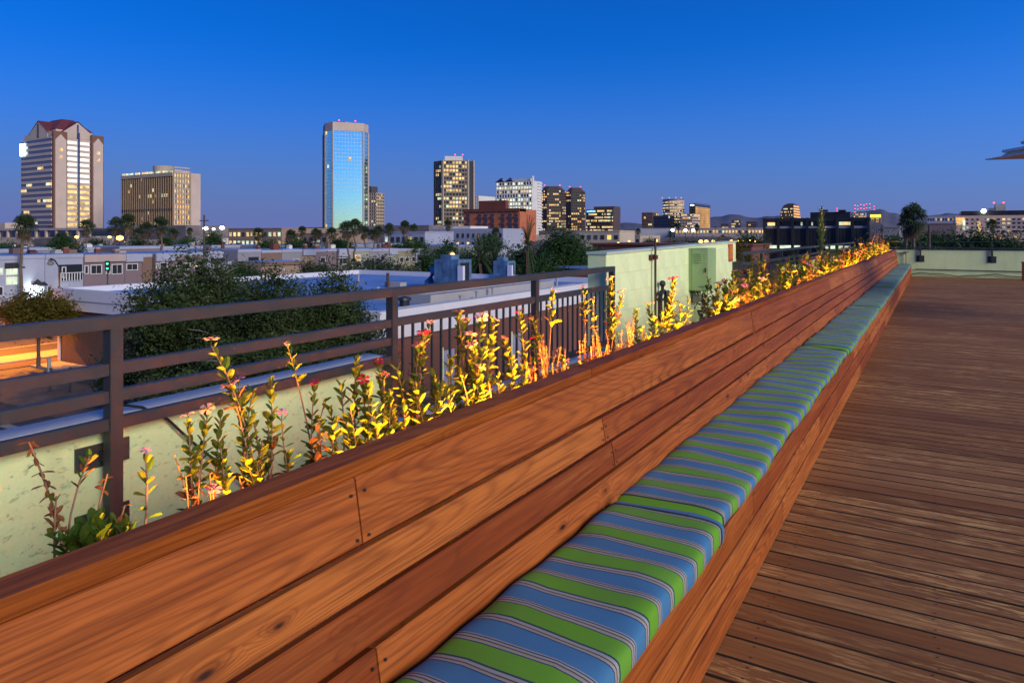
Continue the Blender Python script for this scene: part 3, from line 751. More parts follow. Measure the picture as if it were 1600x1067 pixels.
def st(bu, tu, tv, X=-1.62, f0=.3, LL=.036, sp=.020, kind='g', fl=None, dX=0.0, bz=.54):
    if kind == 'g' and f0 < .6: f0 = f0 + .08; sp *= 1.05
    tip = onX(tu, tv, X + dX); d = FPX * X / (CA * (bu - VPU)); Y = (d + X * SA) / CA
    return (Vector((X, Y, bz)), tip, f0, LL, sp, kind, fl)
near = [
 ('low clump of fleshy green leaves with withered stalks at the front left corner', [
    st(150, 45, 690, -1.60, .62, .022, .016, 'y'), st(150, 140, 712, -1.62, .86, .030, .018), st(160, 168, 740, -1.62, .93, .025, .03, 'y'), st(150, 228, 708, -1.60, .72, .036, .022, 'g', ('lilac', .012)),
    st(120, 88, 775, -1.6, .80, .030, .018), st(150, 120, 838, -1.58, .25, .040, .015, 'd'), st(160, 150, 818, -1.58, .3, .042, .015, 'd'), st(175, 178, 815, -1.58, .4, .038, .016, 'd'), st(190, 205, 815, -1.58, .5, .036, .016, 'd'), st(130, 95, 845, -1.56, .3, .04, .016, 'd'), st(165, 135, 828, -1.62, .3, .040, .014, 'd'), st(168, 160, 830, -1.54, .3, .042, .014, 'd'), st(146, 128, 846, -1.55, .3, .040, .014, 'd'), st(140, 112, 842, -1.57, .3, .044, .012, 'd'), st(155, 145, 822, -1.56, .3, .044, .012, 'd'), st(172, 166, 822, -1.57, .3, .044, .012, 'd'), st(185, 196, 824, -1.56, .35, .04, .013, 'd'), st(150, 132, 832, -1.60, .3, .044, .012, 'd'), st(165, 152, 836, -1.54, .25, .044, .012, 'd')]),
 ('leggy vinca with trailing withered twigs and pale flowers, second from the front', [
    st(310, 295, 655, -1.66, .45, .034, .014, 'g', ('pink', .018)), st(320, 325, 645, -1.66, .62, .034, .015, 'g', ('pink', .02)), st(300, 272, 710, -1.66, .95, .02, .03, 'y'), st(315, 312, 735, -1.62, .55, .022, .022, 'y'), st(330, 345, 650, -1.66, .66, .034, .016, 'g'),
    st(330, 328, 738, -1.60, .4, .02, .025, 'y'), st(300, 290, 742, -1.60, .5, .022, .025, 'y'), st(340, 333, 772, -1.60, .9, .02, .05, 'y', ('lilac', .02))]),
 ('vinca with one tall shoot ending in a pale pink flower above the rail bars', [
    st(395, 330, 540, -1.64, .74, .038, .024, 'g', ('pink', .022)), st(385, 362, 612, -1.64, .30, .036, .017, 'g', ('pink', .026)), st(400, 395, 610, -1.64, .5, .032, .016, 'g'), st(415, 424, 602, -1.66, .52, .036, .017, 'g'), st(385, 345, 700, -1.62, .2, .036, .018),
    st(405, 410, 690, -1.60, .2, .038, .018), st(420, 455, 706, -1.60, .68, .036, .018), st(398, 385, 712, -1.58, .15, .038, .018), st(412, 402, 730, -1.56, .2, .04, .018), st(395, 420, 668, -1.66, .5, .034, .02), st(410, 395, 650, -1.68, .35, .034, .02), st(392, 374, 600, -1.7, .6, .03, .02, 'g', ('lilac', .02))]),
 ('sparse vinca with a bare leaning shoot tufted at its tip', [
    st(508, 449, 540, -1.66, .80, .036, .022, 'g', ('pink', .01)), st(505, 492, 602, -1.66, .42, .034, .017, 'g', ('red', .016)), st(520, 532, 598, -1.64, .72, .036, .02, 'g'), st(510, 515, 640, -1.62, .3, .038, .02), st(500, 498, 655, -1.6, .25, .036, .022, 'y'), st(530, 540, 660, -1.6, .35, .034, .02), st(505, 440, 650, -1.68, .5, .032, .02, 'd', ('lilac', .018)), st(515, 508, 625, -1.62, .4, .036, .02), st(525, 522, 670, -1.58, .2, .036, .02)]),
 ('leafy vinca with small crimson flowers in front of the railing post', [
    st(570, 557, 562, -1.66, .38, .040, .016), st(585, 590, 570, -1.68, .4, .036, .016, 'g', ('red', .020)), st(590, 600, 590, -1.66, .4, .038, .018, 'g', ('salmon', .018)), st(575, 575, 610, -1.60, .15, .042, .017), st(595, 610, 620, -1.6, .2, .042, .017), st(565, 548, 640, -1.58, .2, .042, .018), st(580, 585, 650, -1.56, .1, .042, .018), st(560, 568, 598, -1.63, .3, .04, .017, 'g', ('red', .022)), st(598, 592, 640, -1.58, .2, .04, .018)]),
 ('upright leafy vinca column topped by a bright crimson flower cluster', [
    st(655, 662, 528, -1.64, .22, .044, .017, 'g', ('red', .028)), st(650, 655, 545, -1.64, .3, .042, .018, 'g', ('salmon', .024)), st(660, 678, 590, -1.62, .2, .044, .018), st(640, 620, 575, -1.68, .5, .038, .019), st(660, 690, 602, -1.58, .2, .042, .018), st(640, 632, 640, -1.58, .15, .04, .018), st(650, 672, 508, -1.68, .78, .036, .018, 'g', ('pink', .018)), st(652, 645, 600, -1.60, .2, .044, .017), st(638, 610, 610, -1.66, .5, .036, .02, 'g')]),
 ('dense pale-flowered vinca, tallest clump before the picket railing', [
    st(722, 716, 494, -1.64, .18, .042, .017, 'g', ('pink', .026)), st(730, 728, 505, -1.64, .2, .042, .017, 'g', ('pink', .02)), st(738, 752, 502, -1.64, .2, .042, .017, 'g', ('pink', .03)), st(745, 770, 505, -1.64, .25, .042, .018, 'g', ('pink', .026)), st(720, 705, 560, -1.6, .15, .042, .018), st(735, 740, 545, -1.58, .15, .044, .017, 'g', ('pink', .028)), st(745, 758, 545, -1.6, .2, .042, .018), st(728, 722, 590, -1.56, .1, .042, .018, 'g', ('salmon', .02)), st(740, 748, 580, -1.56, .12, .042, .018, 'g', ('pink', .024)), st(715, 695, 610, -1.56, .2, .04, .02), st(735, 733, 530, -1.62, .15, .042, .017, 'g', ('pink', .03)), st(752, 740, 560, -1.60, .2, .042, .018)]),
 ('small vinca with one dusky flower between the pale clump and the dry bush', [
    st(795, 787, 532, -1.66, .3, .040, .017, 'g', ('salmon', .018)), st(800, 800, 560, -1.62, .2, .040, .018), st(790, 778, 590, -1.6, .5, .036, .02), st(805, 812, 560, -1.64, .45, .036, .02), st(780, 765, 575, -1.66, .85, .03, .03, 'y')]),
 ('lanky vinca with tufted shoots rising over a dry orange bush', [
    st(850, 864, 458, -1.66, .76, .044, .020, 'g', ('salmon', .022)), st(845, 813, 492, -1.66, .66, .042, .018, 'g', ('red', .024)), st(848, 832, 500, -1.66, .72, .042, .018, 'g', ('salmon', .016)), st(842, 835, 532, -1.66, .8, .036, .02, 'd', ('red', .022)), st(880, 878, 560, -1.62, .45, .042, .019), st(870, 866, 580, -1.6, .4, .04, .02), st(830, 822, 575, -1.6, .6, .036, .02)]),
]
for i, (lab, stems) in enumerate(near): vinca(lab, stems, True, 20 + i)
def drybush(label, u, us, vtop, seed, X=-1.6, n=30):
    rr = random.Random(seed); stems = []
    for i in range(n):
        du = rr.uniform(-1, 1); stems.append(st(u + du * us * .3, u + du * us, vtop + abs(du) * 20 + rr.uniform(0, 55), X + rr.uniform(-.08, .08), .35, .016, .022, 'y'))
    vinca(label, stems, False, seed, name='dry_bush')
drybush('wiry dry orange bush beside the lanky vinca', 855, 34, 520, 61, n=26)
drybush('large tangled dry orange bush before the corner of the block wall', 945, 42, 505, 62, -1.62, 46)
drybush('second dry orange bush, just past the large tangled one', 992, 34, 490, 63, -1.64, 34)
mid = [
 ('vinca with three pale-flowered shoots standing before the end of the picket railing', [st(930, 912, 452, -1.68, .72, .040, .017, 'g', ('salmon', .02)), st(935, 927, 470, -1.68, .75, .036, .018, 'g', ('pink', .02)), st(945, 955, 440, -1.66, .62, .044, .017, 'g', ('pink', .03)), st(950, 973, 460, -1.66, .70, .042, .017, 'g', ('pink', .03)), st(950, 957, 490, -1.64, .5, .042, .018)]),
 ('vinca clump with pale pink flowers low before the block wall', [st(1000, 993, 488, -1.66, .5, .046, .019, 'd', ('pink', .026)), st(1012, 1014, 480, -1.66, .5, .048, .018, 'd', ('pink', .036)), st(1020, 1022, 500, -1.62, .3, .046, .019), st(1005, 1003, 515, -1.6, .3, .046, .02), st(1030, 1035, 490, -1.62, .3, .046, .019), st(1015, 1010, 525, -1.58, .1, .046, .02)]),
 ('tall yellow-lit vinca with a crimson flower head before the valve', [st(1052, 1053, 442, -1.64, .2, .052, .019, 'g', ('red', .045)), st(1050, 1049, 470, -1.62, .2, .050, .019, 'g', ('red', .03)), st(1060, 1064, 480, -1.6, .2, .050, .019), st(1045, 1042, 490, -1.6, .2, .050, .02), st(1068, 1076, 470, -1.64, .5, .046, .02), st(1055, 1058, 505, -1.58, .1, .05, .02), st(1070, 1072, 495, -1.62, .4, .046, .02)]),
]
for i, (lab, stems) in enumerate(mid): vinca(lab, stems, False, 80 + i)

# crowded far planter: a few grown prototypes, copied plant by plant
def proto(seed, h, nst, spread, cols, dry=.15):
    rr = random.Random(seed); stems = []
    for i in range(nst):
        a = rr.uniform(0, 6.3); r = spread * math.sqrt(rr.random()); hh = h * rr.uniform(.45, 1.0) * (1 - .25 * r / spread)
        fl = (rr.choice(cols), rr.uniform(.024, .034)) if rr.random() < .26 and hh > .5 * h else None
        stems.append((Vector((r * .4 * math.cos(a), r * .4 * math.sin(a), 0)), Vector((r * math.cos(a), r * math.sin(a), hh)), rr.uniform(.1, .35), rr.uniform(.036, .046), .023, 'y' if rr.random() < dry else 'g', fl))
    return vinca('vinca', stems, False, seed, (0, 0, 0), 'x')
protos = [proto(101, .66, 15, .20, ['pink', 'red']), proto(102, .56, 14, .22, ['red', 'salmon'], .3), proto(103, .74, 13, .17, ['red', 'pink']), proto(104, .50, 16, .24, ['salmon', 'red'], .45), proto(105, .62, 15, .2, ['red', 'lilac'], .2)]
yy = 6.0; n = 0
first = set()
while yy < 30.7:
    k = R.randrange(5); loc = (-1.60 + R.uniform(-.09, .09), yy, .53); sc = R.uniform(1.15, 1.5); rz = R.uniform(0, 6.28)
    if k not in first: c = protos[k]; first.add(k); c.location = loc; c.rotation_euler.z = rz; c.scale = (sc,) * 3
    else: c = copytree(protos[k], loc, rz, sc)
    ptc = 'yellow-lit vinca in the dense planter stretch ' + ('before the far half of the block wall' if yy < 10.5 else 'before the picket railing past the block wall' if yy < 15 else 'just beyond the picket railing, around the feathery weed' if yy < 21 else 'at the far end near the end wall')
    tag(c, ptc, 'plant', ptc)
    yy += R.uniform(.20, .34) * (1 if yy < 20 else 1.3); n += 1
# tall feathery weed and dry grass tufts
wp = onX(1283, 390, -1.75)
tw = thing('feathery_weed', 'tall pale green feathery plume rising out of the far planter', 'plant', (wp.x, wp.y, .53))
top = onX(1284, 325, -1.75).z; s = MB(); s.tube([(wp.x, wp.y, .53), (wp.x + .01, wp.y + .03, 1.3), (wp.x, wp.y + .02, top)], [.012, .009, .003], 6); s.build('stem', STEM, tw)
s = MB()
for i in range(300):
    f = R.random() ** .8; z = .95 + (top - .95) * f; a = R.uniform(0, 6.3); L = (.20 * (1 - f) ** .7 + .04) * R.uniform(.6, 1.1)
    p = Vector((wp.x, wp.y + .02, z)); q = p + Vector((math.cos(a) * L * .75, math.sin(a) * L * .75, L * 1.0)); w = Vector((-math.sin(a), math.cos(a), .2)) * .006
    s.poly([p - w, p + w, q + w * .3, q - w * .3])
s.build('plume', leafmat('feathery green', (.10, .17, .07), .15, .3), tw)
for u, v, lab in ((1355, 368, 'dry upright weed stalks near the far end of the planter'), (1372, 362, 'tallest thin dry weed at the very end of the planter')):
    b = onX(u, 390, -1.7); t = thing('dry_weed', lab, 'plant', (b.x, b.y, .53)); s = MB(); zt = onX(u, v, -1.7).z
    for i in range(26):
        s.tube(bezier((b.x + R.uniform(-.08, .08), b.y + R.uniform(-.2, .2), .53), (b.x + R.uniform(-.3, .3), b.y + R.uniform(-.6, .6), zt - R.uniform(0, .45)), (0, 0, .1), 4), [.008, .007, .005, .002], 4)
    s.build('stalks', DRYS, t)
# uplights hidden among the plants
HEAD = plain('lamp housing', (.03, .03, .03), .5); LENS = glow('sodium lens', (1.0, .50, .06), 3.0)
yl = 1.15; i = 0
while yl < 31:
    x = -1.43 if i % 2 else -1.45
    t = thing('planter_uplight', 'small warm uplight glowing low among the planter plants', 'lamp', (x, yl, .53), 'warm uplights along the planter')
    m = MB(); m.tube([(x, yl, .50), (x, yl, .585)], .011, 6); m.build('stake', HEAD, t)
    m = MB(); m.lathe((x, yl, .585), [(.0, 0), (.026, .004), (.03, .034), (.026, .038)], 10); m.build('housing', HEAD, t)
    m = MB(); m.lathe((x, yl, .585), [(.0255, .036), (.0, .037)], 10); m.build('lens', LENS, t)
    ld = bpy.data.lights.new('bulb', 'SPOT'); ld.energy = (30.0 if i < 2 else 55.0 if yl < 5 else 42.0) * (1 + .025 * yl); ld.color = (1.0, .40, .035); ld.shadow_soft_size = .03; ld.spot_size = math.radians(124); ld.spot_blend = .4
    lo = bpy.data.objects.new('bulb', ld); COL.objects.link(lo); lo.location = (x, yl, .628); lo.rotation_euler = (math.pi, math.radians(24), 0); lo.parent = t; lo.matrix_parent_inverse = Matrix.Translation(-wloc(t))
    yl += .42 if yl < 7 else .62; i += 1
# ------------------------------------------------------------------ city: materials
def sm(n, c, r=.8, v=.08, sc=.15): return plain(n, c, r, var=v, scale=sc)
BEIGE = sm('pink beige precast', (.50, .40, .35)); TAN = sm('tan concrete', (.40, .33, .26)); MAROON = sm('maroon roof tile', (.13, .03, .035), .6)
BROWNT = sm('brown trim', (.16, .075, .06)); WHITEC = sm('white concrete', (.62, .60, .60)); GREYC = sm('grey concrete', (.33, .32, .32))
BRICK = sm('red brick', (.44, .135, .065), .85, .18, .4); BRICKD = sm('dark red brick', (.15, .045, .035), .85, .18, .4); DKBROWN = sm('dark brown granite', (.085, .055, .045), .5)
MAUVE = sm('mauve stucco', (.185, .135, .155)); LAV = sm('pale lavender stucco', (.31, .33, .44)); BRNST = sm('brown stucco', (.18, .11, .09)); GRNST = sm('grey green stucco', (.27, .28, .24)); SAND = sm('sand stucco', (.28, .20, .15)); GREYL = sm('grey lavender stucco', (.23, .22, .26))
BLK = sm('black steel', (.016, .016, .018), .4); BLKP = sm('black glass panel', (.018, .022, .028), .25); LAVB = sm('lavender band', (.28, .28, .36))
GDARK = glass('dark tinted glass', (.10, .11, .14), .08, .85); GBLUE = glass('sky mirror glass', (.58, .97, .90), .03, 1.0, .004); GBRON = glass('bronze glass', (.17, .12, .085), .14, .9)
GSUN = glass('sunset mirror glass', (.55, .48, .40), .05, 1.0, .01); GGOLD = glass('gold mirror glass', (.85, .52, .18), .05, 1.0, .01); GNAVY = glass('navy glass', (.06, .08, .14), .08, .8); PANE = glass('window pane', (.07, .08, .10), .06, .6)
WARM = glow('warm lit window', (1.0, .66, .26), .12, .6, .25); COOL = glow('cool lit window', (.85, 1.0, .72), .11, .6, .25); AMBER = glow('amber lit window', (1.0, .48, .12), .15, .5, .25); WHITEL = glow('white lamp', (.9, 1.0, .95), 2.2); SODIUM = glow('sodium lamp', (1.0, .46, .07), 1.0); REDL = glow('red beacon', (1.0, .05, .06), .8); GRNL = glow('green signal', (.05, 1.0, .45), .9); BLUEL = glow('blue sign glow', (.12, .45, 1.0), .35); SIGNW = glow('white sign glow', (.75, 1.0, 1.0), .8)
SKYREFL = glow('pale sky reflection glow', (1.0, .97, .88), .16, .2, .1)  # glow painted for the pale sky mirrored in the tower strips
GOLDREFL = glow('golden sunset reflection glow', (1.0, .50, .12), .075, .35, .05)  # glow painted for the sunset mirrored in the golden tower
YELL = glow('yellow crown glow', (1.0, .75, .05), .3); HOT = glow('hot red sign', (1.0, .08, .05), .3)

def rectb(u0, uc, u1, vt, d, dep=30.0):
    c = P(uc, vt, d); x1, y0 = c.x, c.y
    x0 = xOnY(u0, y0) if u0 < uc else x1 - dep
    y1 = yOnX(u1, x1) if u1 > uc else y0 + dep
    return x0, y0, x1, y1, c.z
def sface(r): return face_between((r[0], r[1]), (r[2], r[1]))
def eface(r): return face_between((r[2], r[1]), (r[2], r[3]))
def zat(v, x, y): return CZ + (HZ - v) / FPX * depth(x, y)
def grid(F, L, z0, z1, rows_, cols, wall, lits, prob, rr, band=.4, pier=.2, proud=.3, runs=False):
    fh = (z1 - z0) / rows_; cw = L / cols
    if band:
        for r in range(rows_ + 1): F.box(wall, 0, L, max(z0, z0 + r * fh - band * fh / 2), min(z1, z0 + r * fh + band * fh / 2), 0, proud)
    if pier:
        for c in range(cols + 1): F.box(wall, max(0, c * cw - pier * cw / 2), min(L, c * cw + pier * cw / 2), z0, z1, 0, proud * 1.25)
    for r in range(rows_):
        on = False
        rp = prob * rr.choice((.25, .6, 1, 1.8))
        for c in range(cols):
            on = (rr.random() < (.75 if on else rp * .5)) if runs else rr.random() < rp
            if on:
                lb = rr.choice(lits)
                F.box(lb, c * cw + pier * cw * .6, (c + 1) * cw - pier * cw * .6, z0 + r * fh + band * fh * .55, z0 + (r + 1) * fh - band * fh * .55, .03, .10)
class Tower:
    def __init__(s, name, label, cat='building', loc=(0, 0, GZ)):
        s.t = thing(name, label, cat, loc); s.wall = MB(); s.warm = MB(); s.cool = MB(); s.amber = MB()
    def lits(s, w=2, c=1, a=0): return [s.warm] * w + [s.cool] * c + [s.amber] * a
    def part(s, name, mb, mat, **k): return mb.build(name, mat, s.t, **k)
    def done(s, wallmat):
        if s.wall.f: s.part('facade_grid', s.wall, wallmat, kind='stuff')
        for mb, mt, nm in ((s.warm, WARM, 'warm_lit_windows'), (s.cool, COOL, 'cool_lit_windows'), (s.amber, AMBER, 'amber_lit_windows')):
            if mb.f: s.part(nm, mb, mt, kind='stuff')
def beacon(t, p, r=.9):
    r *= .62
    m = MB(); m.tube([(p[0], p[1], p[2] - 3 * r), (p[0], p[1], p[2] - r * .5)], r * .18, 5); b = m.build('beacon_mast', BLK, t)
    m = MB(); m.ball(p, r, 6, 4); m.build('beacon', REDL, b)
rc = random.Random(5)

# --- pale tower with maroon gabled roof
r = rectb(33, 81, 161, 208, 480); x0, y0, x1, y1, zt = r
T = Tower('office_tower', 'pale pink tower with maroon gabled roof and bright window strips at far left', loc=((x0 + x1) / 2, (y0 + y1) / 2, GZ))
m = MB(); m.box(x0, y0, GZ, x1, y1, zt - 2.5); T.part('core', m, glass('slate glass', (.13, .125, .19), .15, .25))
Fs, Ls = sface(r); Fe, Le = eface(r)
grid(Fs, Ls, 8, zt - 2.5, 16, 11, T.wall, T.lits(3, 1), .10, rc, .46, .0, .35, True)
def ye(u): return yOnX(u, x1) - y0
for a, b in ((81.3, 103), (141, 160)):
    m = MB(); s0, s1 = ye(a), ye(b); sm_ = (s0 + s1) / 2; pts = [(s0 + .9, 1), (s1 - .9, 1), (s1 - .9, zt - 4.5), (sm_, zt - 0.5), (s0 + .9, zt - 4.5)]
    bse = len(m.v)
    for o in (0.3, 2.6):
        for (s_, z_) in pts: m.v.append(Fe.p(s_, GZ + 3 if z_ == 1 else z_, o))
    n = 5; [m.face((i, (i + 1) % n, n + (i + 1) % n, n + i)) for i in range(n)]; m.face(range(n)); m.face(range(n, 2 * n))
    pr_ = T.part('pilaster', m, BEIGE)
    m = MB(); Fe.box(m, s0, s1, GZ, zt + 1.5, .05, 1.9); T.part('pilaster_surround', m, BROWNT)
    for zz in (zt - 12, zt - 17):
        m = MB(); Fe.box(m, sm_ - 1.1, sm_ + 1.1, zz, zz + 2.0, 2.62, 2.7); m.build('window', WARM, pr_)
fh = (zt - 4 - 6) / 16
for a, b in ((104.3, 120.3), (123.3, 139.3)):
    for k in range(16):
        z = 6 + k * fh
        m = MB(); Fe.box(m, ye(a), ye(b), z + fh * .42, z + fh, .10, .35); T.part('window_strip', m, WARM if k < 8 else SKYREFL)  # panes glow in place of the sunset sky they mirror
    Fe.box(T.wall, ye(a) - .3, ye(b) + .3, GZ, zt - 3.5, .02, .09)
    for k in range(17): Fe.box(T.wall, ye(a) - .3, ye(b) + .3, 6 + k * fh - .1, 6 + k * fh + fh * .40, .09, .9)
m = MB(); Fe.box(m, ye(120.5), ye(123.1), GZ, zt + 2, .1, 1.6); T.part('dark_pier', m, GNAVY)
def hip(mb, x0, y0, x1, y1, z0, z1, ix, iy): mb.prism([(x0, y0), (x1, y0), (x1, y1), (x0, y1)], z0, z1, [(x0 + ix, y0 + iy), (x1 - ix, y0 + iy), (x1 - ix, y1 - iy), (x0 + ix, y1 - iy)])
m = MB(); m.box(x0 + 1.5, y0 + 1.5, zt - 2.5, x1 - 1.5, y1 - 1.5, zt + 1.5); m.box(x0 + 5, y0 + 5, zt + 1.5, x1 - 5, y1 - 5, zt + 4); T.part('setback', m, BEIGE)
m = MB(); hip(m, x0 + 4.5, y0 + 4.5, x1 - 4.5, y1 - 4.5, zt + 4, zt + 12.5, 9, 9); rf = T.part('roof', m, MAROON)
for F_, a, b in ((Fe, ye(100), ye(145)), (Fs, Ls * .22, Ls * .80)):
    m = MB(); c_ = (a + b) / 2
    for o in (-1.2, -8): m.v += [F_.p(a, zt - 2, o), F_.p(b, zt - 2, o), F_.p(b, zt + 2, o), F_.p(c_, zt + 9.5, o), F_.p(a, zt + 2, o)]
    [m.face((i, (i + 1) % 5, 5 + (i + 1) % 5, 5 + i)) for i in range(5)]; m.face(range(5)); m.face(range(5, 10)); g_ = m.build('gable', BEIGE, rf)
    m = MB(); F_.box(m, c_ - .5, c_ + .5, zt - 2, zt + 8, -1.19, -.7); m.build('gable_slot', GNAVY, rf)
    m = MB()
    for sgn in (a - 1, b + 1):
        m.poly([F_.p(sgn, zt + 1.3, -.9), F_.p(c_, zt + 10.3, -.9), F_.p(c_, zt + 10.3, -12), F_.p(sgn, zt + 1.3, -12)])
    m.build('gable_roof', MAROON, rf)
m = MB(); Fs.box(m, .2, 7.2, zt - 13.5, zt - 5, .5, 1.0); T.part('rooftop_sign', m, SIGNW)
T.done(BEIGE)
r2 = rectb(0, 78, 78, 355, 430, 40); T = Tower('podium_building', 'low pinkish arcaded building at the foot of the maroon-roofed tower', loc=(r2[0], r2[1], GZ))
F_, L_ = face_between((r2[0] - 60, r2[1]), (r2[2] + 45, r2[1]))
m = MB(); F_.box(m, 0, L_, GZ, 5.5, -20, 0); T.part('core', m, GNAVY)
for k in range(15): F_.box(T.wall, k * L_ / 14 - .8, k * L_ / 14 + .8, GZ, 4.5, .01, 1.2)
for z in (-1.5, 4.3): F_.box(T.wall, 0, L_, z, z + 1.4, .02, 1.4)
for k in range(14):
    if rc.random() < .5: F_.box(T.amber, k * L_ / 14 + 2, k * L_ / 14 + 4, -5.5, -2.5, .05, .2)
m = MB(); F_.box(m, 38, 62, 5.5, 9.5, -14, -2); T.part('upper_storey', m, BEIGE); T.done(BEIGE)

# --- finned brown block
r = rectb(191, 271, 296, 271, 430); x0, y0, x1, y1, zt = r
T = Tower('office_block', 'dark finned office block with sunset-reflecting orange end bay and blank pink slab', loc=((x0 + x1) / 2, (y0 + y1) / 2, GZ))
m = MB(); m.box(x0, y0, GZ, x1, y1, zt); T.part('core', m, GBRON)
Fs, Ls = sface(r); Fe, Le = eface(r); fin = MB()
for k in range(24): Fs.box(fin, k * Ls / 23 - .2, k * Ls / 23 + .2, GZ, zt - 1.6, .02, .75)
Fs.box(T.wall, -.2, Ls + .1, zt - 1.6, zt + .6, .0, .85)
for k in range(11):
    z = 3 + k * 3.55
    for c in range(30):
        pb = .75 if k == 10 else (.45 if k in (1, 6) and 6 < c < 27 else .035)
        if rc.random() < pb: Fs.box(T.cool if rc.random() < .5 else T.warm, c * Ls / 30 + .2, (c + 1) * Ls / 30 - .2, z + .6, z + 2.6, .03, .12)
T.part('fins', fin, sm('dark tan fin', (.25, .18, .13)), kind='stuff')
m = MB(); Fs.box(m, Ls * .0, Ls, 16.3, 17.8, .03, .5); T.part('louvre_floor', m, BLK)
m = MB(); Fe.box(m, .1, Le, -4, zt - 1.8, .02, .12); T.part('glazed_bay', m, GSUN)
for k in range(13): Fe.box(T.wall, .1, Le, 4 + k * 3.2, 4 + k * 3.2 + .9, .13, .5)
for k in range(7): Fe.box(T.wall, k * Le / 6 - .3, k * Le / 6 + .3, -6, zt, .13, .8)
for k in range(11):
    for c in range(6):
        if rc.random() < .75: Fe.box(T.amber if k < 7 else T.warm, c * Le / 6 + .5, (c + 1) * Le / 6 - .5, 4 + k * 3.2 + 1.1, 4 + k * 3.2 + 3.0, .14, .3)  # emissive panes stand in for sunset mirrored by the bay glass
ys, ye_ = y1 + .1, yOnX(311, x1)
m = MB(); m.box(x0 + 4, ys, GZ, x1 + 1.5, ye_, zt + .8); T.part('stair_slab', m, BEIGE)
m = MB(); m.box(x0 + 22, y0 + 6, zt, x1 - 8, y1, zt + 3.2); T.part('penthouse', m, BEIGE)
dc = P(256, 270, 445); m = MB(); m.lathe((dc.x, dc.y, zt), [(6.2, 0), (6.2, 5.6), (5.8, 5.6), (0, 5.3)], 20); T.part('roof_drum', m, TAN)
m = MB(); dc = P(284, 270, 452); m.lathe((dc.x, dc.y, zt), [(5.2, 0), (5.2, 3.2), (0, 3.2)], 16); T.part('roof_drum', m, BEIGE)
T.done(TAN)

# --- mirror glass tower
def camframe(u, d, rot=0.0):
    c = P(u, HZ, d); n = Vector((-c.x, -c.y, 0)).normalized(); n = Matrix.Rotation(rot, 3, 'Z') @ n; t = Vector((-n.y, n.x, 0))   # t to the viewer's right
    return lambda a, b: (c.x + t.x * a - n.x * b, c.y + t.y * a - n.y * b)
def ptower(T, pts, z0, z1, core, faces, rows_, colw, prob, rr, lits, band, pier, proud, runs=True):
    m = MB(); m.prism(pts, GZ, z1); T.part('core', m, core)
    for i in faces:
        F, L = face_between(pts[i], pts[(i + 1) % len(pts)])
        grid(F, L, z0, z1, rows_, max(1, round(L / colw)), T.wall, lits, prob, rr, band, pier, proud, runs)
d = 520; f = camframe(544, d, .11); k = d / FPX; zt = CZ + (HZ - 192) * k; zc = CZ + (HZ - 205) * k
pts = [f(*p) for p in ((-11.0, 0), (11.0, 0), (15.7, 8), (15.7, 26), (11.0, 34), (-11.0, 34), (-15.7, 26), (-15.7, 8))]
T = Tower('glass_tower', 'tall mirror glass tower reflecting pale sky, tallest in the skyline', loc=(*f(0, 17), GZ))
ptower(T, pts, -4, zc, GBLUE, (0, 1, 7), 30, 2.2, .012, rc, T.lits(2, 2), .08, .07, .05, False)
for i, p in enumerate(pts):
    m = MB(); m.prism([(p[0] + q[0], p[1] + q[1]) for q in ((-.5, -.5), (.5, -.5), (.5, .5), (-.5, .5))], GZ, zc); T.part('corner_pier', m, BEIGE)
cx, cy = f(0, 17); m = MB(); m.prism([(cx + (p[0] - cx) * 1.015, cy + (p[1] - cy) * 1.015) for p in pts], zc, zt); T.part('crown', m, BEIGE)
for a in (-6, 6): beacon(T.t, (*f(a, 6), zt + 2.4), .8)
m = MB(); q = f(-1, 10); m.box(q[0] - 3, q[1] - 3, zt, q[0] + 3, q[1] + 3, zt + 1.6); T.part('roof_plant', m, GREYC)
T.done(sm('blue grey mullion', (.42, .55, .62), .4))
r = rectb(570, 587, 600, 291, 640); x0, y0, x1, y1, zt = r
T = Tower('office_block', 'slim tan block half hidden behind the mirror glass tower', loc=(x0, y0, GZ)); m = MB(); m.box(x0, y0, GZ, x1, y1, zt - 6); m.box(x0, y0 + .5, zt - 6, x1 - 6, y1 - 2, zt); T.part('core', m, GBRON)
for F_, L_ in (sface(r), eface(r)): grid(F_, L_, 0, zt - 6, 13, 5, T.wall, T.lits(), .06, rc, .5, .3, .4)
T.done(TAN)

# --- octagonal brown tower
d = 600; k = d / FPX; f = camframe(709, d); zt = CZ + (HZ - 251) * k
pts = [f(a * k, b) for a, b in ((-31, 11), (-17, 0), (22, 0), (31, 7), (31, 26), (22, 34), (-17, 34), (-31, 26))]
T = Tower('office_tower', 'brown octagonal tower with scattered lit windows and white roof box', loc=(*f(0, 15), GZ))
ptower(T, pts, -3, zt, GBRON, (0, 1, 7), 20, 2.7, .42, rc, T.lits(4, 1), .34, .22, .35, True)
for i in (1, 2, 3):
    p = pts[i]; m = MB(); m.prism([(p[0] + q[0], p[1] + q[1]) for q in ((-.8, -.8), (.8, -.8), (.8, .8), (-.8, .8))], GZ, zt + .8); T.part('corner_pier', m, TAN)
m = MB(); m.prism([f(a * k, b) for a, b in ((-14, 5), (14, 5), (14, 20), (-14, 20))], zt, zt + 4.2); T.part('roof_box', m, WHITEC)
for a in (2, 14): beacon(T.t, (*f(a * k, 6), zt + 5.6), .8)
T.done(sm('brown mullion', (.24, .18, .14)))
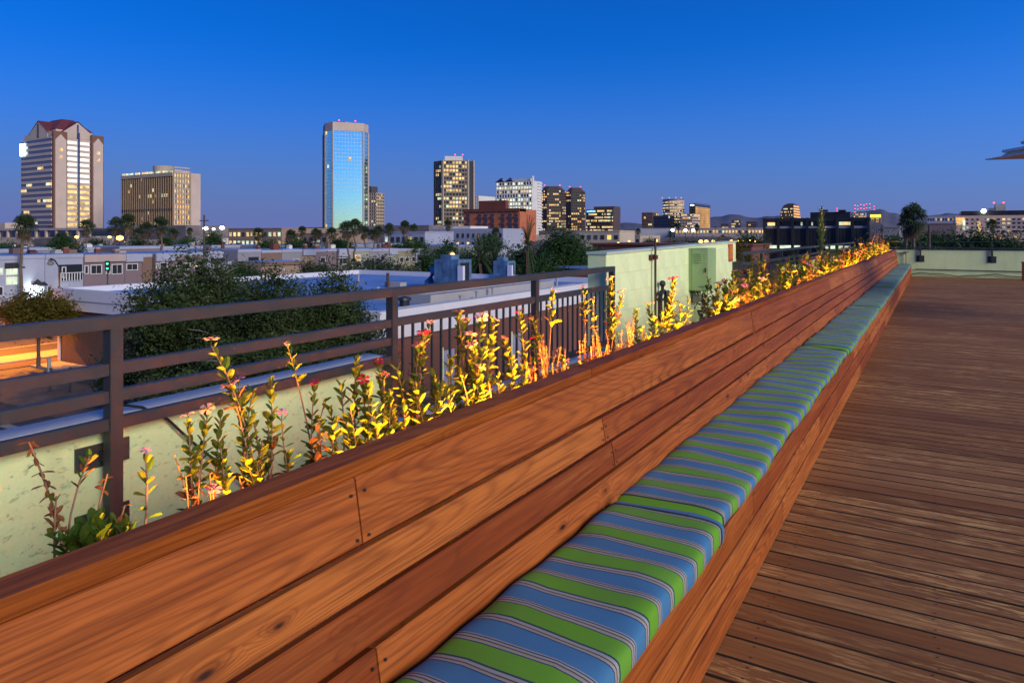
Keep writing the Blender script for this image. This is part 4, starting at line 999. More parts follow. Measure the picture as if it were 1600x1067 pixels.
r = rectb(738, 748, 748, 306, 680); T = Tower('office_block', 'narrow white block peeping out beside the octagonal tower', loc=(r[0], r[1], GZ)); m = MB(); m.box(r[0], r[1], GZ, r[2], r[3], r[4]); T.part('core', m, WHITEC); F_, L_ = sface(r); grid(F_, L_, 0, r[4], 12, 3, T.wall, T.lits(), .1, rc, .5, .4, .3); T.done(WHITEC)

# --- brick hotel
r = rectb(724, 812, 838, 327, 330); x0, y0, x1, y1, zt = r
T = Tower('brick_building', 'red brick block with recessed balcony bays and blank brick end wall', loc=((x0 + x1) / 2, y0, GZ)); m = MB(); m.box(x0, y0, GZ, x1, y1, zt); T.part('core', m, BRICK)
F_, L_ = sface(r)
for c in (1.6, 7.2, 10.2, 13.4, 18.4, 21.8, 24.6):
    s0 = L_ * c / 27; m = MB(); F_.box(m, s0, s0 + L_ * 1.6 / 27, GZ, zt - 2, .02, .12); T.part('window_bay', m, GDARK)
    for q in range(7): F_.box(T.wall, s0 - .15, s0 + L_ * 1.6 / 27 + .15, -5 + q * 2.9, -5 + q * 2.9 + .85, .13, .55)
m = MB(); F_.box(m, 0, L_, zt - 1, zt + .5, -6, .6); T.part('parapet', m, BRICKD)
r3 = rectb(748, 790, 795, 313, 345); m = MB(); m.box(r3[0], r3[1], zt, r3[2], r3[3], r3[4]); T.part('penthouse', m, BRICKD); T.done(BRICKD)
r = rectb(672, 786, 786, 357, 230, 14); x0, y0, x1, y1, zt = r
T = Tower('apartment_building', 'long white low block with small square windows in front of the brick building', loc=((x0 + x1) / 2, y0, GZ)); m = MB(); m.box(x0, y0, GZ, x1, y1, zt); T.part('wall', m, LAV); F_, L_ = sface(r); wn_ = MB()
for q in range(3):
    for c in range(14):
        s0 = L_ * (c + .3) / 14; z = zt - 2.4 - q * 2.9; lb = T.warm if rc.random() < .14 else wn_; F_.box(lb, s0, s0 + .95, z - .75, z + .75, .02, .06); F_.box(T.wall, s0 - .1, s0 + 1.05, z - .92, z - .76, .0, .14)
T.part('windows', wn_, PANE, kind='stuff'); m = MB(); m.box(x0 + L_ * .12, y0 + 3, zt, x0 + L_ * .5, y1, zt + .9); T.part('roof_box', m, WHITEC); T.done(LAV)

# --- lit hotel, twin brown towers, dark sign block
r = rectb(776, 831, 846, 283, 700); x0, y0, x1, y1, zt = r
T = Tower('hotel_tower', 'white hotel tower full of pale lit windows with tall white end slab', loc=((x0 + x1) / 2, y0, GZ)); m = MB(); m.box(x0, y0, GZ, x1, y1, zt); T.part('core', m, GDARK); F_, L_ = sface(r)
grid(F_, L_, 2, zt, 13, 13, T.wall, T.lits(1, 3), .85, rc, .36, .26, .6)
Fe, Le = eface(r); Fe.box(T.wall, -.2, Le, GZ, zt + .4, .02, .3)
for q in range(18): Fe.box(T.wall, Le * .55, Le + .5, 2 + q * 3, 2 + q * 3 + 1.0, .31, 1.1)
m = MB(); F_.box(m, L_ * .1, L_ * .9, zt, zt + 3, -10, -2); Fe.box(m, 0, 3, zt - 6, zt + 5, .31, .9); T.part('roof_block', m, WHITEC)
for c in (.08, .34): q = F_.p(L_ * c, zt); m = MB(); m.prism([(q[0] - 5, q[1] - .5), (q[0] + 5, q[1] - .5), (q[0] + 5, q[1] + 9), (q[0] - 5, q[1] + 9)], zt, zt + 4.6, [(q[0] - .4, q[1] + 3.6), (q[0] + .4, q[1] + 3.6), (q[0] + .4, q[1] + 4.4), (q[0] - .4, q[1] + 4.4)]); T.part('pyramid_roof', m, GNAVY)
T.done(WHITEC)
for (u, hw, vt, d, lab) in ((865.5, 20, 297, 790, 'left one of the twin dark brown chamfered towers with red beacons'), (900.5, 14.5, 299, 840, 'right one of the twin dark brown chamfered towers, narrower, with red beacons')):
    k = d / FPX; f = camframe(u, d, .12); zt = CZ + (HZ - vt) * k
    pts = [f(a * hw * k, b * hw * k) for a, b in ((-1, .55), (-.55, 0), (.55, 0), (1, .55), (1, 1.4), (.55, 1.9), (-.55, 1.9), (-1, 1.4))]
    T = Tower('office_tower', lab, loc=(*f(0, hw * k), GZ)); ptower(T, pts, 0, zt, GBRON, (0, 1, 2, 7), 17, 2.4, .40, rc, T.lits(3, 1, 1), .42, .24, .4, True)
    cx, cy = f(0, hw * k * .95); m = MB(); m.prism([(cx + (p[0] - cx) * .92, cy + (p[1] - cy) * .92) for p in pts], zt, zt + 4.5, [(cx + (p[0] - cx) * .6, cy + (p[1] - cy) * .6) for p in pts]); T.part('crown', m, DKBROWN)
    for a in (-.7, .5): beacon(T.t, (*f(a * hw * k, 4), zt + 5.5), .9)
    T.done(DKBROWN)
r = rectb(916, 958, 969, 327, 700); x0, y0, x1, y1, zt = r
T = Tower('office_block', 'dark block with rows of warm lit floors and a small blue roof sign', loc=(x0, y0, GZ)); m = MB(); m.box(x0, y0, GZ, x1, y1, zt); T.part('core', m, GDARK); F_, L_ = sface(r); grid(F_, L_, -2, zt, 9, 22, T.wall, T.lits(4, 1), .75, rc, .45, .06, .3, True)
F2, L2 = eface(r); F2.box(T.wall, 0, L2, GZ, zt + 1, .02, .3)
m = MB(); m.box(x0 + 7, y0 + 3, zt, x1, y1, zt + 3); T.part('penthouse', m, DKBROWN); m = MB(); F_.box(m, 1, 10, zt - 2.6, zt - 1.2, .5, .8); T.part('roof_sign', m, BLUEL); T.done(DKBROWN)

# --- cluster left of the hills
def block(name, label, u0, uc, u1, vt, d, core, wallm, rows_, cs, ce, prob, lw=(3, 1, 0), band=.45, pier=.15, extra=None, runs=True):
    r = rectb(u0, uc, u1, vt, d); T = Tower(name, label, loc=(r[0], r[1], GZ)); m = MB(); m.box(r[0], r[1], GZ, r[2], r[3], r[4]); T.part('core', m, core)
    if u0 < uc and cs: F_, L_ = sface(r); grid(F_, L_, 0, r[4], rows_, cs, T.wall, T.lits(*lw), prob, rc, band, pier, .4, runs)
    if u1 > uc and ce: F_, L_ = eface(r); grid(F_, L_, 0, r[4], rows_, ce, T.wall, T.lits(*lw), prob * .5, rc, band, pier, .4, runs)
    if extra: extra(T, r)
    T.done(wallm); return T
block('office_block', 'brown stepped block left of the dark glass one, below the lit round tower', 1003, 1019, 1029, 332, 600, GBRON, BRNST, 7, 5, 4, .12)
block('office_block', 'low dark glass cube in front of the lit round tower', 1021, 1047, 1053, 337, 560, GDARK, BLK, 7, 10, 3, .05, band=.2, pier=.1)
d = 900; k = d / FPX; c = P(1052, HZ, d); zt = CZ + (HZ - 312) * k
T = Tower('round_tower', 'round tower ringed by bright lit floors with red beacons on top', loc=(c.x, c.y, GZ)); m = MB(); m.lathe((c.x, c.y, 0), [(13.2, GZ), (13.2, zt), (0, zt)], 28); T.part('core', m, GBRON)
for q in range(14): z = zt - 3 - q * 3.6; T.wall.lathe((c.x, c.y, z), [(13.3, 0), (13.7, 0), (13.7, 1.7), (13.3, 1.7)], 28)
for q in range(14):
    for a in range(44):
        if rc.random() < (.9 if q < 3 else .55):
            th = a * 2 * math.pi / 44; th2 = th + .11; z = zt - 3 - q * 3.6 - 1.6; (T.warm if rc.random() < .8 else T.cool).poly([(c.x + 13.35 * math.cos(w), c.y + 13.35 * math.sin(w), zz) for w, zz in ((th, z), (th2, z), (th2, z + 1.4), (th, z + 1.4))])
for a in (-12, -3, 5, 12): beacon(T.t, (c.x + a * CA, c.y + a * SA - 6, zt + 2), .9)
T.done(BEIGE)
block('office_block', 'stepped beige block with long lit floors between round and golden towers', 1062, 1081, 1093, 334, 860, GBRON, BEIGE, 8, 8, 5, .7, (3, 1, 1))
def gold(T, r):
    F_, L_ = eface(r); m = MB(); F_.box(m, 1, L_ - 4, GZ + 6, r[4] - 4, .45, .6); T.part('sunset_reflection_sheet', m, GOLDREFL)  # emissive sheet stands in for the mirrored sunset
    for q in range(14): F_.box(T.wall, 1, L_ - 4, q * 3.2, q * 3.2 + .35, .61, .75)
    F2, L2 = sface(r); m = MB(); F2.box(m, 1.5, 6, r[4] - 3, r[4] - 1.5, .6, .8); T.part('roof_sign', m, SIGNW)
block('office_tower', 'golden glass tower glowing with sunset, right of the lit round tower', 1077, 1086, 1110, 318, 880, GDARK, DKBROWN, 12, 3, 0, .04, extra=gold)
block('office_block', 'small distant lit block below the hills, left of two', 1143, 1156, 1158, 344, 1500, GDARK, BRNST, 6, 8, 0, .6)
block('office_block', 'small distant lit block below the hills, right of two', 1166, 1182, 1184, 346, 1500, GDARK, BRNST, 6, 9, 0, .7)
block('office_block', 'distant pinkish block left of the two small lit ones', 1126, 1138, 1142, 349, 1400, GBRON, MAUVE, 4, 6, 0, .2)
r = rectb(1218, 1240, 1251, 318, 900); x0, y0, x1, y1, zt = r
T = Tower('arched_tower', 'curved shell tower with rounded shoulders and orange lit side behind the black building', loc=(x0, y0, GZ)); k = 900 / FPX
prof = [(0, GZ), (0, .55), (.06, .75), (.16, .88), (.32, .96), (.6, 1.0), (1, 1.0), (1, GZ)]
def pz(q): return GZ if q == GZ else GZ + (zt - GZ) * q
m = MB(); W = x1 - x0; n = len(prof)
layers = [(0, 1.0), (.35, .99), (.6, .95), (.8, .88), (.92, .78), (1, .62)]
for (t, s) in layers: m.v += [(x0 + W * a, y0 + (y1 - y0) * t, pz(q) if q == GZ else GZ + (pz(q) - GZ) * s) for a, q in prof]
for i in range(len(layers) - 1): [m.face((i * n + j, i * n + (j + 1) % n, (i + 1) * n + (j + 1) % n, (i + 1) * n + j)) for j in range(n)]
m.face(range(n)); m.face(range((len(layers) - 1) * n, len(layers) * n)); T.part('shell', m, DKBROWN)
F_, L_ = face_between((x0, y0), (x1, y0))
for q in range(10):
    for c_ in range(12):
        z = 2 + q * 4.0
        if z < zt * (.55 if c_ < 1 else .8 if c_ < 3 else .93) - 2 and rc.random() < .42: F_.box(rc.choice(T.lits(3, 1)), c_ * L_ / 12 + .3, (c_ + 1) * L_ / 12 - .3, z, z + 1.6, .03, .12)
F2, L2 = eface(r)
for q in range(12):
    z = 1 + q * 3.3; e = L2 * (1 - max(0, (z / zt - .5)) ** 1.6 * 1.1)
    if z < zt - 3: F2.box(T.amber, .5, e - 1, z, z + 1.9, .03, .15)
T.done(DKBROWN)

# --- black framed building behind the planter end
r = rectb(1195, 1357, 1379, 344, 165); x0, y0, x1, y1, zt = r
T = Tower('black_building', 'low black steel framed building with ribbed dark panels and lit ground floor', loc=((x0 + x1) / 2, y0, GZ)); m = MB(); m.box(x0 + .3, y0 + .3, GZ, x1 - .3, y1, zt); T.part('core', m, BLKP)
F_, L_ = sface(r); zz = lambda v: CZ + (HZ - v) / FPX * 165
for c_ in range(8):
    s0 = L_ * c_ / 7; m = MB(); F_.box(m, s0 - .28, s0 + .28, GZ, zt + .7, -.2, .75); T.part('column', m, BLK)
m = MB(); F_.box(m, -.4, L_ + .4, zt - .2, zt + .6, -.3, .6); T.part('roof_beam', m, BLK)
for c_ in range(7):
    s0, s1 = L_ * c_ / 7 + .3, L_ * (c_ + 1) / 7 - .3
    m = MB(); F_.box(m, s0, s1, zz(356.5), zz(353), -.1, .3); T.part('spandrel', m, LAVB)
    for q in range(9):
        a = s0 + (s1 - s0) * q / 9
        F_.box(T.wall, a, a + .12, zz(384), zz(356.6), -.1, .22)
    if c_ in (0, 1, 2, 4, 5): m = MB(); F_.box(m, s0 + (.4 if c_ in (0,4) else 0), s1 - .2 - (1.2 if c_ == 2 else 0), zz(389.5), zz(384.5), -.05, .1); T.part('shop_window', m, COOL)
for c_, a, b, mt in ((0, .1, .8, T.warm), (2, .55, .7, T.cool), (3, .2, .32, T.cool), (5, .0, .95, T.cool), (5, .3, .9, T.warm)): s0 = L_ * c_ / 7 + .4; w_ = L_ / 7 - .8; F_.box(mt, s0 + a * w_, s0 + b * w_, zz(351.8), zz(346.5), -.1 if mt is T.cool else .0, .06 if mt is T.cool else .10)
pr2 = rectb(1266, 1328, 1334, 331, 172); m = MB(); m.box(pr2[0], pr2[1], zt, pr2[2], pr2[3], pr2[4]); ph = T.part('penthouse', m, BLK)
for u in (1288, 1316): q = P(u, 330, 173); m = MB(); m.box(q.x - .8, q.y - .5, pr2[4], q.x + .8, q.y + .5, pr2[4] + .5); m.build('roof_plant', BLK, ph)
T.done(sm('dark rib', (.05, .055, .065), .5))
# --- right side
c0, c1 = P(1492, HZ, 300), P(1700, HZ, 300); y0 = c0.y; x0 = c0.x; x1 = xOnY(1720, y0); zz = lambda v: CZ + (HZ - v) / FPX * 300
T = Tower('hospital_building', 'long pink building with lit windows and dark top storey at far right', loc=(x0, y0, GZ)); m = MB(); m.box(x0, y0, GZ, x1, y0 + 30, zz(337.5)); T.part('wall', m, sm('warm pink stucco', (.68, .46, .38)))
m = MB(); m.box(xOnY(1502, y0 + 3), y0 + 3, zz(337.5), x1, y0 + 28, zz(330)); T.part('dark_storey', m, BLK)
q0, q1 = xOnY(1556, y0 + 6), xOnY(1571, y0 + 6); m = MB(); m.box(q0, y0 + 6, zz(330), q1, y0 + 14, zz(320)); m.box(xOnY(1546, y0 + 7), y0 + 7, zz(330), q0, y0 + 13, zz(325.5)); ph = T.part('penthouse', m, GREYC)
for u in (1553, 1568): beacon(T.t, (xOnY(u, y0 + 6), y0 + 6, zz(317.5)), .5)
F_, L_ = face_between((x0, y0), (x1, y0)); wn_ = MB(); sc_ = lambda u: xOnY(u, y0) - x0
for q, v in enumerate((343.5, 349.5, 355.5, 361.5)):
    for u in range(1510, 1700, 8):
        if 1529 < u < 1541: continue
        lb = rc.choice((T.warm, T.cool, wn_, wn_, wn_)); s0 = sc_(u); F_.box(lb, s0, s0 + (.7 if u < 1545 else 1.0), zz(v) - .38, zz(v) + .38, .02, .08)
for v in (349, 355, 361): F_.box(T.warm, sc_(1527), sc_(1532), zz(v) - .9, zz(v) + .7, .02, .08)
for v in (347, 353): m = MB(); F_.box(m, sc_(1540), x1 - x0, zz(v) - .25, zz(v) + .25, .01, .05); T.part('grey_band', m, GREYC)  # plain grey strips across the pink wall
F_.box(T.warm, sc_(1493.5), sc_(1503), zz(352), zz(346.5), .02, .1); F_.box(T.cool, sc_(1504), sc_(1508), zz(360), zz(344), .02, .12); F_.box(T.amber, sc_(1493.5), sc_(1507), zz(345.5), zz(340.5), .02, .06)
for u in (1523, 1552, 1562, 1585): F_.box(T.amber, sc_(u), sc_(u + 4), zz(373), zz(370), .02, .1)
T.part('windows', wn_, PANE, kind='stuff'); T.done(BEIGE)
m = MB(); q = P(1537, 330, 296); m.ball((q.x, q.y, q.z), .9, 8, 5); fl_ = thing('floodlight', 'dazzling white floodlight on the roof edge of the pink building', 'lamp', q); m.build('lens', WHITEL, fl_); m = MB(); m.tube([(q.x, q.y, q.z - 3.0), (q.x, q.y, q.z - .8)], .2, 6); m.build('mast', BLK, fl_)
def lowbox(name, label, u0, u1, vt, d, mat, dep=25, litp=0, nwin=0, rows_=1, base=None, lw=(2, 1, 1)):
    y0 = P((u0 + u1) / 2, HZ, d).y; x0, x1 = xOnY(u0, y0), xOnY(u1, y0); zt = CZ + (HZ - vt) / FPX * d
    if x0 > x1: x0, x1 = x1, x0
    T = Tower(name, label, loc=((x0 + x1) / 2, y0, GZ)); m = MB(); m.box(x0, y0, GZ, x1, y0 + dep, zt); T.part('wall', m, mat)
    m = MB(); m.box(x0 - .15, y0 - .15, zt, x1 + .15, y0 + dep, zt + .35); T.part('parapet', m, mat)
    if nwin:
        F_, L_ = face_between((x0, y0), (x1, y0)); wn_ = MB()
        for q in range(rows_):
            for c_ in range(nwin):
                lb = rc.choice(T.lits(*lw)) if rc.random() < litp else wn_; F_.box(lb, L_ * (c_ + .22) / nwin, L_ * (c_ + .78) / nwin, zt - 1.2 - q * 3.2 - 1.5, zt - 1.2 - q * 3.2, .02, .08)
        if wn_.f: T.part('windows', wn_, PANE, kind='stuff')
    T.done(mat); return T
lowbox('low_building', 'mauve windowless hall between the fan palm and the pink building', 1441, 1494, 350.5, 240, MAUVE)
lowbox('low_building', 'pale lavender building with small lights above the mauve hall', 1449, 1496, 338, 420, LAV, 25, .5, 12, 1)
lowbox('low_building', 'white flat-roofed shed just right of the black building', 1380, 1405, 356, 150, GREYL)
lowbox('low_building', 'yellow-crowned block in the distance above the white shed', 1361, 1376, 336, 900, BRNST, 20, .7, 6, 4)
q = P(1368, 338, 898); m = MB(); m.box(q.x - 6, q.y - 1, q.z - 1.5, q.x + 6, q.y, q.z + 2); tag(m.build('roof_sign', YELL), 'yellow lit band on top of the distant block beside the hill', 'sign')
lowbox('low_building', 'distant office block with scattered lights at the foot of the antenna hill', 1331, 1352, 333, 1000, GREYC, 20, .6, 8, 5)
lowbox('low_building', 'beige hall with bright ground floor windows left of the mirror tower', 357, 440, 358, 260, SAND, 30, .8, 12, 2)
lowbox('low_building', 'tan flat building behind the palm row', 432, 512, 366, 250, SAND, 20, .4, 8, 1)
lowbox('low_building', 'white two-storey house behind the palms right of the mirror tower', 600, 664, 364, 205, LAV, 14, .2, 7, 2)
lowbox('low_building', 'long pale roofline with street lights under the twin towers', 885, 1000, 369, 300, TAN, 25, .4, 16, 1)
lowbox('low_building', 'white windowless box below the dark glass cube', 1000, 1050, 357.5, 450, WHITEC, 25)
lowbox('low_building', 'long low pink building with bright eaves under the golden tower', 1055, 1195, 357, 420, BEIGE, 30, .8, 28, 1, lw=(3, 1, 0))
lowbox('low_building', 'tan house with lit wall left of the gabled cottages', 905, 968, 362, 240, sm('cream wall', (.45, .38, .30)), 14, .3, 6, 1)
lowbox('low_building', 'white drum-roofed store beyond the palms at left', 300, 320, 374, 300, WHITEC, 18)
for u, lab in ((1014, 'white gabled cottage, left of three behind the block wall'), (1036, 'white gabled cottage, middle of three behind the block wall'), (1058, 'white gabled cottage, right of three behind the block wall')):
    y0 = P(u, HZ, 170).y; x0 = xOnY(u - 9, y0); x1 = xOnY(u + 9, y0); zt = CZ - 13 / FPX * 170; xm = (x0 + x1) / 2
    T = Tower('cottage', lab, loc=(xm, y0, GZ)); m = MB(); m.box(x0, y0, GZ, x1, y0 + 9, zt - 1.6); m.poly([(x0, y0, zt - 1.6), (x1, y0, zt - 1.6), (xm, y0, zt)]); T.part('wall', m, WHITEC)
    m = MB()
    for sx in (x0 - .4, x1 + .4): m.poly([(sx, y0 - .4, zt - 1.85), (xm, y0 - .4, zt + .12), (xm, y0 + 9, zt + .12), (sx, y0 + 9, zt - 1.85)])
    T.part('roof', m, GREYL)
    m = MB(); m.box(xm - .5, y0 - .06, zt - 3.6, xm + .5, y0 - .02, zt - 2.4); T.part('window', m, PANE)

# --- far mass of roofs and lights, hills
m = MB(); lt = MB(); lt2 = MB()
for i in range(700):
    u = rc.uniform(-150, 1750); d = rc.uniform(330, 2600); hgt = rc.uniform(4, 9) if rc.random() < .9 else rc.uniform(9, 16)
    c = P(u, HZ, d); w, e = rc.uniform(8, 30), rc.uniform(8, 25); m.box(c.x - w, c.y - e, GZ, c.x + w, c.y + e, GZ + hgt)
for i in range(620):
    u = rc.uniform(-100, 1700); d = rc.uniform(240, 2400); c = P(u, HZ, d); z = GZ + rc.uniform(3, 9); s = d * .00055 * rc.uniform(.6, 1.3)
    (lt if rc.random() < .7 else lt2).ball((c.x, c.y, z), s, 5, 3)
tag(m.build('distant_rooftops', sm('distant roofs', (.20, .17, .18), .9, .5, .01)), 'mass of low distant rooftops spreading to the hills', 'rooftops', kind='stuff')
tag(lt.build('distant_lights', glow('distant sodium', (1.0, .50, .12), .45)), 'scattered tiny warm lights across the distant city', 'lights', kind='stuff')
tag(lt2.build('distant_white_lights', glow('distant white', (.85, 1.0, .9), .55)), 'scattered tiny white lights across the distant city', 'lights', kind='stuff')
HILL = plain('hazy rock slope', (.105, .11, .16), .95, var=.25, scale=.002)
def ridge(name, prof, d, dep):
    m = MB(); us = [prof[0][0] + (prof[-1][0] - prof[0][0]) * i / 160 for i in range(161)]; rows_ = []
    for j, (df, hf) in enumerate(((-.25, 0.0), (-.12, .45), (0, 1.0), (.12, .6), (.3, 0.0))):
        row = []
        for u in us:
            for (a, va), (b, vb) in zip(prof[:-1], prof[1:]):
                if a <= u <= b: t = (u - a) / (b - a); t = t * t * (3 - 2 * t); v = va + (vb - va) * t; break
            h = (HZ - v) / FPX * d + CZ - GZ; p = P(u, HZ, d * (1 + df)); q = math.sin(u * .11) * .02 + math.sin(u * .31 + 1) * .012 + math.sin(u * .9 + j) * .008
            row.append(m.pt((p.x, p.y, GZ - 1 + max(0, h * (hf + (q if 0 < hf else 0))))))
        rows_.append(row)
    for a, b in zip(rows_[:-1], rows_[1:]):
        for i in range(160): m.face((a[i], a[i + 1], b[i + 1], b[i]))
    return tag(m.build(name, HILL, smooth=True), kind='structure')
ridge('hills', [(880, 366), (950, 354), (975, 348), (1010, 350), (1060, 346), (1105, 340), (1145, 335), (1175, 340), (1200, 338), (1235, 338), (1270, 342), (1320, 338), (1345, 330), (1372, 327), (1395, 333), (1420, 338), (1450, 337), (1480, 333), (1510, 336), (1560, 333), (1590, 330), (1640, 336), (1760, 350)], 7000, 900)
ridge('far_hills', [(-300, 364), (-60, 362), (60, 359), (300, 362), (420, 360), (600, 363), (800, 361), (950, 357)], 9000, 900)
for i, (u, v) in enumerate(((1336, 321), (1340, 322), (1345, 320), (1350, 321), (1354, 319), (1359, 319), (1366, 323), (1308, 326))):
    q = P(u, v, 6990); b = P(u, 336, 6990); t = thing('antenna_mast', 'thin red-lit antenna mast on the hill crest', 'antenna', (b.x, b.y, b.z), 'red-lit antenna masts on the hill')
    m = MB(); m.tube([(b.x, b.y, b.z - 20), (q.x, q.y, q.z)], 1.6, 4); m.build('mast', HILL, t)
    for f_ in (0, .35, .7): m = MB(); m.ball((q.x, q.y, q.z - (q.z - b.z) * f_), 4.2, 5, 3); m.build('beacon', REDL, t)
# ------------------------------------------------------------------ flat-roofed neighbour
ROOF = plain('blue white roof coating', (.15, .28, .58), .55, var=.16, scale=.12, bump=.1, bscale=4)
FASC = plain('white fascia metal', (.60, .60, .66), .5, var=.05, scale=.3)
NBRICK = plain('dull red brown brick', (.155, .060, .045), .85, var=.18, scale=.5, bump=.3, bscale=30)
CORR = plain('brown ribbed siding', (.105, .060, .050), .75, var=.15, scale=.4)
BARKW = plain('pipe block wood', (.20, .14, .10), .85)
ACB = plain('weathered blue grey sheet metal', (.11, .20, .32), .5, .3, var=.4, scale=1.2)
NX0, NX1, NY0, NY1, NZ = -53.5, -23.6, 26.6, 57.0, -2.2
nb = thing('flat_roof_building', 'flat-roofed brown building with white fascia and pale blue roof beyond the railing', 'building', ((NX0 + NX1) / 2, NY0, GZ))
m = MB(); m.box(NX0, NY0, GZ, NX1, NY1, NZ - 1.5); m.build('wall', NBRICK, nb)
for k in range(44):
    x = NX0 + .25 + k * (NX1 - NX0 - .3) / 44; m = MB(); m.box(x, NY0 - .05, GZ, x + .655, NY0 - .002, NZ - 1.502); m.build('siding_panel', CORR, nb)
m = MB(); m.box(NX0 - .25, NY0 - .09, GZ, NX0 - .005, NY0 + .15, NZ - 1.502); m.build('corner_trim', FASC, nb)
for a in (0, 1):
    dz = .0 if a else -.72
    m = MB(); e = .25 + .08 * a; m.box(NX0 - e, NY0 - e, NZ - .75 + dz, NX1 + e, NY0 + .2, NZ + dz - .02 * (1 - a)); m.build('fascia', FASC, nb)
    m = MB(); m.box(NX1 - .2, NY0 + .202, NZ - .75 + dz, NX1 + e, NY1 + e, NZ + dz - .02 * (1 - a)); m.build('fascia', FASC, nb)
m = MB(); m.box(NX0 - .25, NY0 + .202, NZ - .6, NX0 + .2, NY1 + .3, NZ); m.build('parapet', FASC, nb); m = MB(); m.box(NX0 + .202, NY1 - .2, NZ - .6, NX1 - .202, NY1 + .3, NZ); m.build('parapet', FASC, nb)
m = MB(); m.box(NX0 + .205, NY0 + .205, NZ - 1.45, NX1 - .205, NY1 - .205, NZ - .42); m.build('roof_surface', ROOF, nb)
for yy, w in ((yOnX(700, NX1), 1.1), (yOnX(806, NX1), 1.2), (yOnX(930, NX1), 1.6)):
    m = MB(); m.box(NX1 + .002, yy - w / 2, GZ, NX1 + .06, yy + w / 2, GZ + 2.5); dr = m.build('door', plain('lilac door', (.30, .29, .40), .5), nb)
    m = MB(); m.box(NX1 + .0602, yy - w / 2 - .2, GZ, NX1 + .10, yy - w / 2, GZ + 2.7); m.build('door_frame', GREENP, dr)
m = MB(); m.box(NX1 + .01, yOnX(640, NX1), GZ, NX1 + 1.6, yOnX(690, NX1), GZ + .5); m.build('loading_step', CONC, nb)
RZ = NZ - .42
def onroof(u, v): d = (CZ - RZ) * FPX / (v - HZ); return P(u, v, d)
def acunit(label, u, v, w, dp, h, parts):
    p = onroof(u, v); t = thing('air_handler', label, 'air handler', (p.x, p.y, RZ), 'air handling units on the pale blue roof')
    m = MB(); m.box(p.x - w / 2, p.y, RZ + .25, p.x + w / 2, p.y + dp, RZ + h); m.build('casing', ACB, t)
    for sx in (-1, 1):
        for sy in (.1, .9): m = MB(); m.box(p.x + sx * w * .42 - .06, p.y + dp * sy - .06, RZ, p.x + sx * w * .42 + .06, p.y + dp * sy + .06, RZ + .25); m.build('foot', GREYC, t)
    m = MB(); m.box(p.x + w * .5 + .002, p.y + dp * .15, RZ + .5, p.x + w * .5 + .03, p.y + dp * .8, RZ + h - .25); m.build('dark_grille', BLK, t)
    m = MB(); m.box(p.x + w * .5 + .004, p.y - .1, RZ + .3, p.x + w * .5 + .5, p.y + dp * .1, RZ + h * .8); m.build('side_flap', FASC, t)
    m = MB(); m.box(p.x - w * .35, p.y + dp * .2, RZ + h, p.x + w * .1, p.y + dp * .8, RZ + h + .35); m.build('top_cowl', ACB, t)
    if parts:
        m = MB(); m.tube([(p.x - w * .5, p.y + dp * .5, RZ + h * .6), (p.x - w * .85, p.y + dp * .5, RZ + h * .6), (p.x - w, p.y + dp * .5, RZ + h * .2), (p.x - w, p.y + dp * .5, RZ)], .42, 10); m.build('duct', ACB, t)
    for q in range(3): m = MB(); m.box(p.x - w * .5 + q * w * .33 + .03, p.y - .02, RZ + .32, p.x - w * .5 + q * w * .33 + w * .3, p.y - .002, RZ + h - .12); m.build('access_panel', ACB, t)
acunit('largest blue-grey rooftop air handler with bent duct', 697, 452, 2.3, 1.8, 2.3, True)
acunit('smaller blue-grey rooftop air handler standing by the far parapet', 782, 437, 1.6, 1.4, 1.75, False)
p = onroof(606, 449); t = thing('vent_stack', 'dark stub vent stack with a small fan on the blue roof', 'vent', (p.x, p.y, RZ)); m = MB(); m.tube([(p.x, p.y, RZ), (p.x, p.y, RZ + 1.15)], .12, 8); m.build('stack', RUST, t); m = MB(); m.box(p.x - .5, p.y + .2, RZ, p.x + 1.1, p.y + 1.0, RZ + .4); m.build('fan_box', GREYC, t)
p = onroof(632, 478); t = thing('roof_fan', 'round dark exhaust fan with pipe close to the fascia corner', 'vent', (p.x, p.y, RZ)); m = MB(); m.lathe((p.x, p.y, RZ), [(.30, 0), (.30, .3), (.42, .34), (.38, .5), (0, .6)], 12); m.build('fan_hood', BLK, t); m = MB(); m.tube([(p.x - .5, p.y - .2, RZ), (p.x - .5, p.y - .2, RZ + .9), (p.x - .3, p.y - .2, RZ + 1.0)], .05, 6); m.build('pipe', GREYC, t)
p = onroof(800, 432); t = thing('pipe_frame', 'thin rusty pipe frame arching over the roof beside the air handler', 'pipe', (p.x, p.y, RZ)); m = MB(); m.tube([(p.x - 2.2, p.y + 3, RZ), (p.x - 2.2, p.y + 3, RZ + 2.4), (p.x, p.y + 3, RZ + 2.4), (p.x, p.y + 3, RZ)], .06, 6); m.build('frame', RUST, t)
for k in range(9):
    y_ = NY0 + 2.5 + 3.0 * k; m = MB(); m.box(NX0 + .3, y_, RZ + .001, NX1 - .3, y_ + .07, RZ + .02); m.build('roof_seam', ROOF, nb)
for k, (x_, ya, yb) in enumerate(((NX1 - 2.0, NY0 + 3, NY1 - 4), (NX1 - 6.5, NY0 + 9, NY1 - 3), (NX1 - 11, NY0 + 5, NY0 + 22))):
    t = thing('roof_conduit', ('grey conduit run nearest the white fascia on the blue roof', 'grey conduit run in the middle of the blue roof', 'grey conduit run farthest back on the blue roof')[k], 'conduit', (x_, ya, RZ)); m = MB(); m.tube([(x_, ya, RZ + .14), (x_, yb, RZ + .14)], .055, 6); m.build('pipe', GREYC, t)
    for q in range(int((yb - ya) / 2.4)): m = MB(); m.box(x_ - .16, ya + .5 + q * 2.4, RZ, x_ + .16, ya + .62 + q * 2.4, RZ + .09); m.build('support_block', BARKW, t)
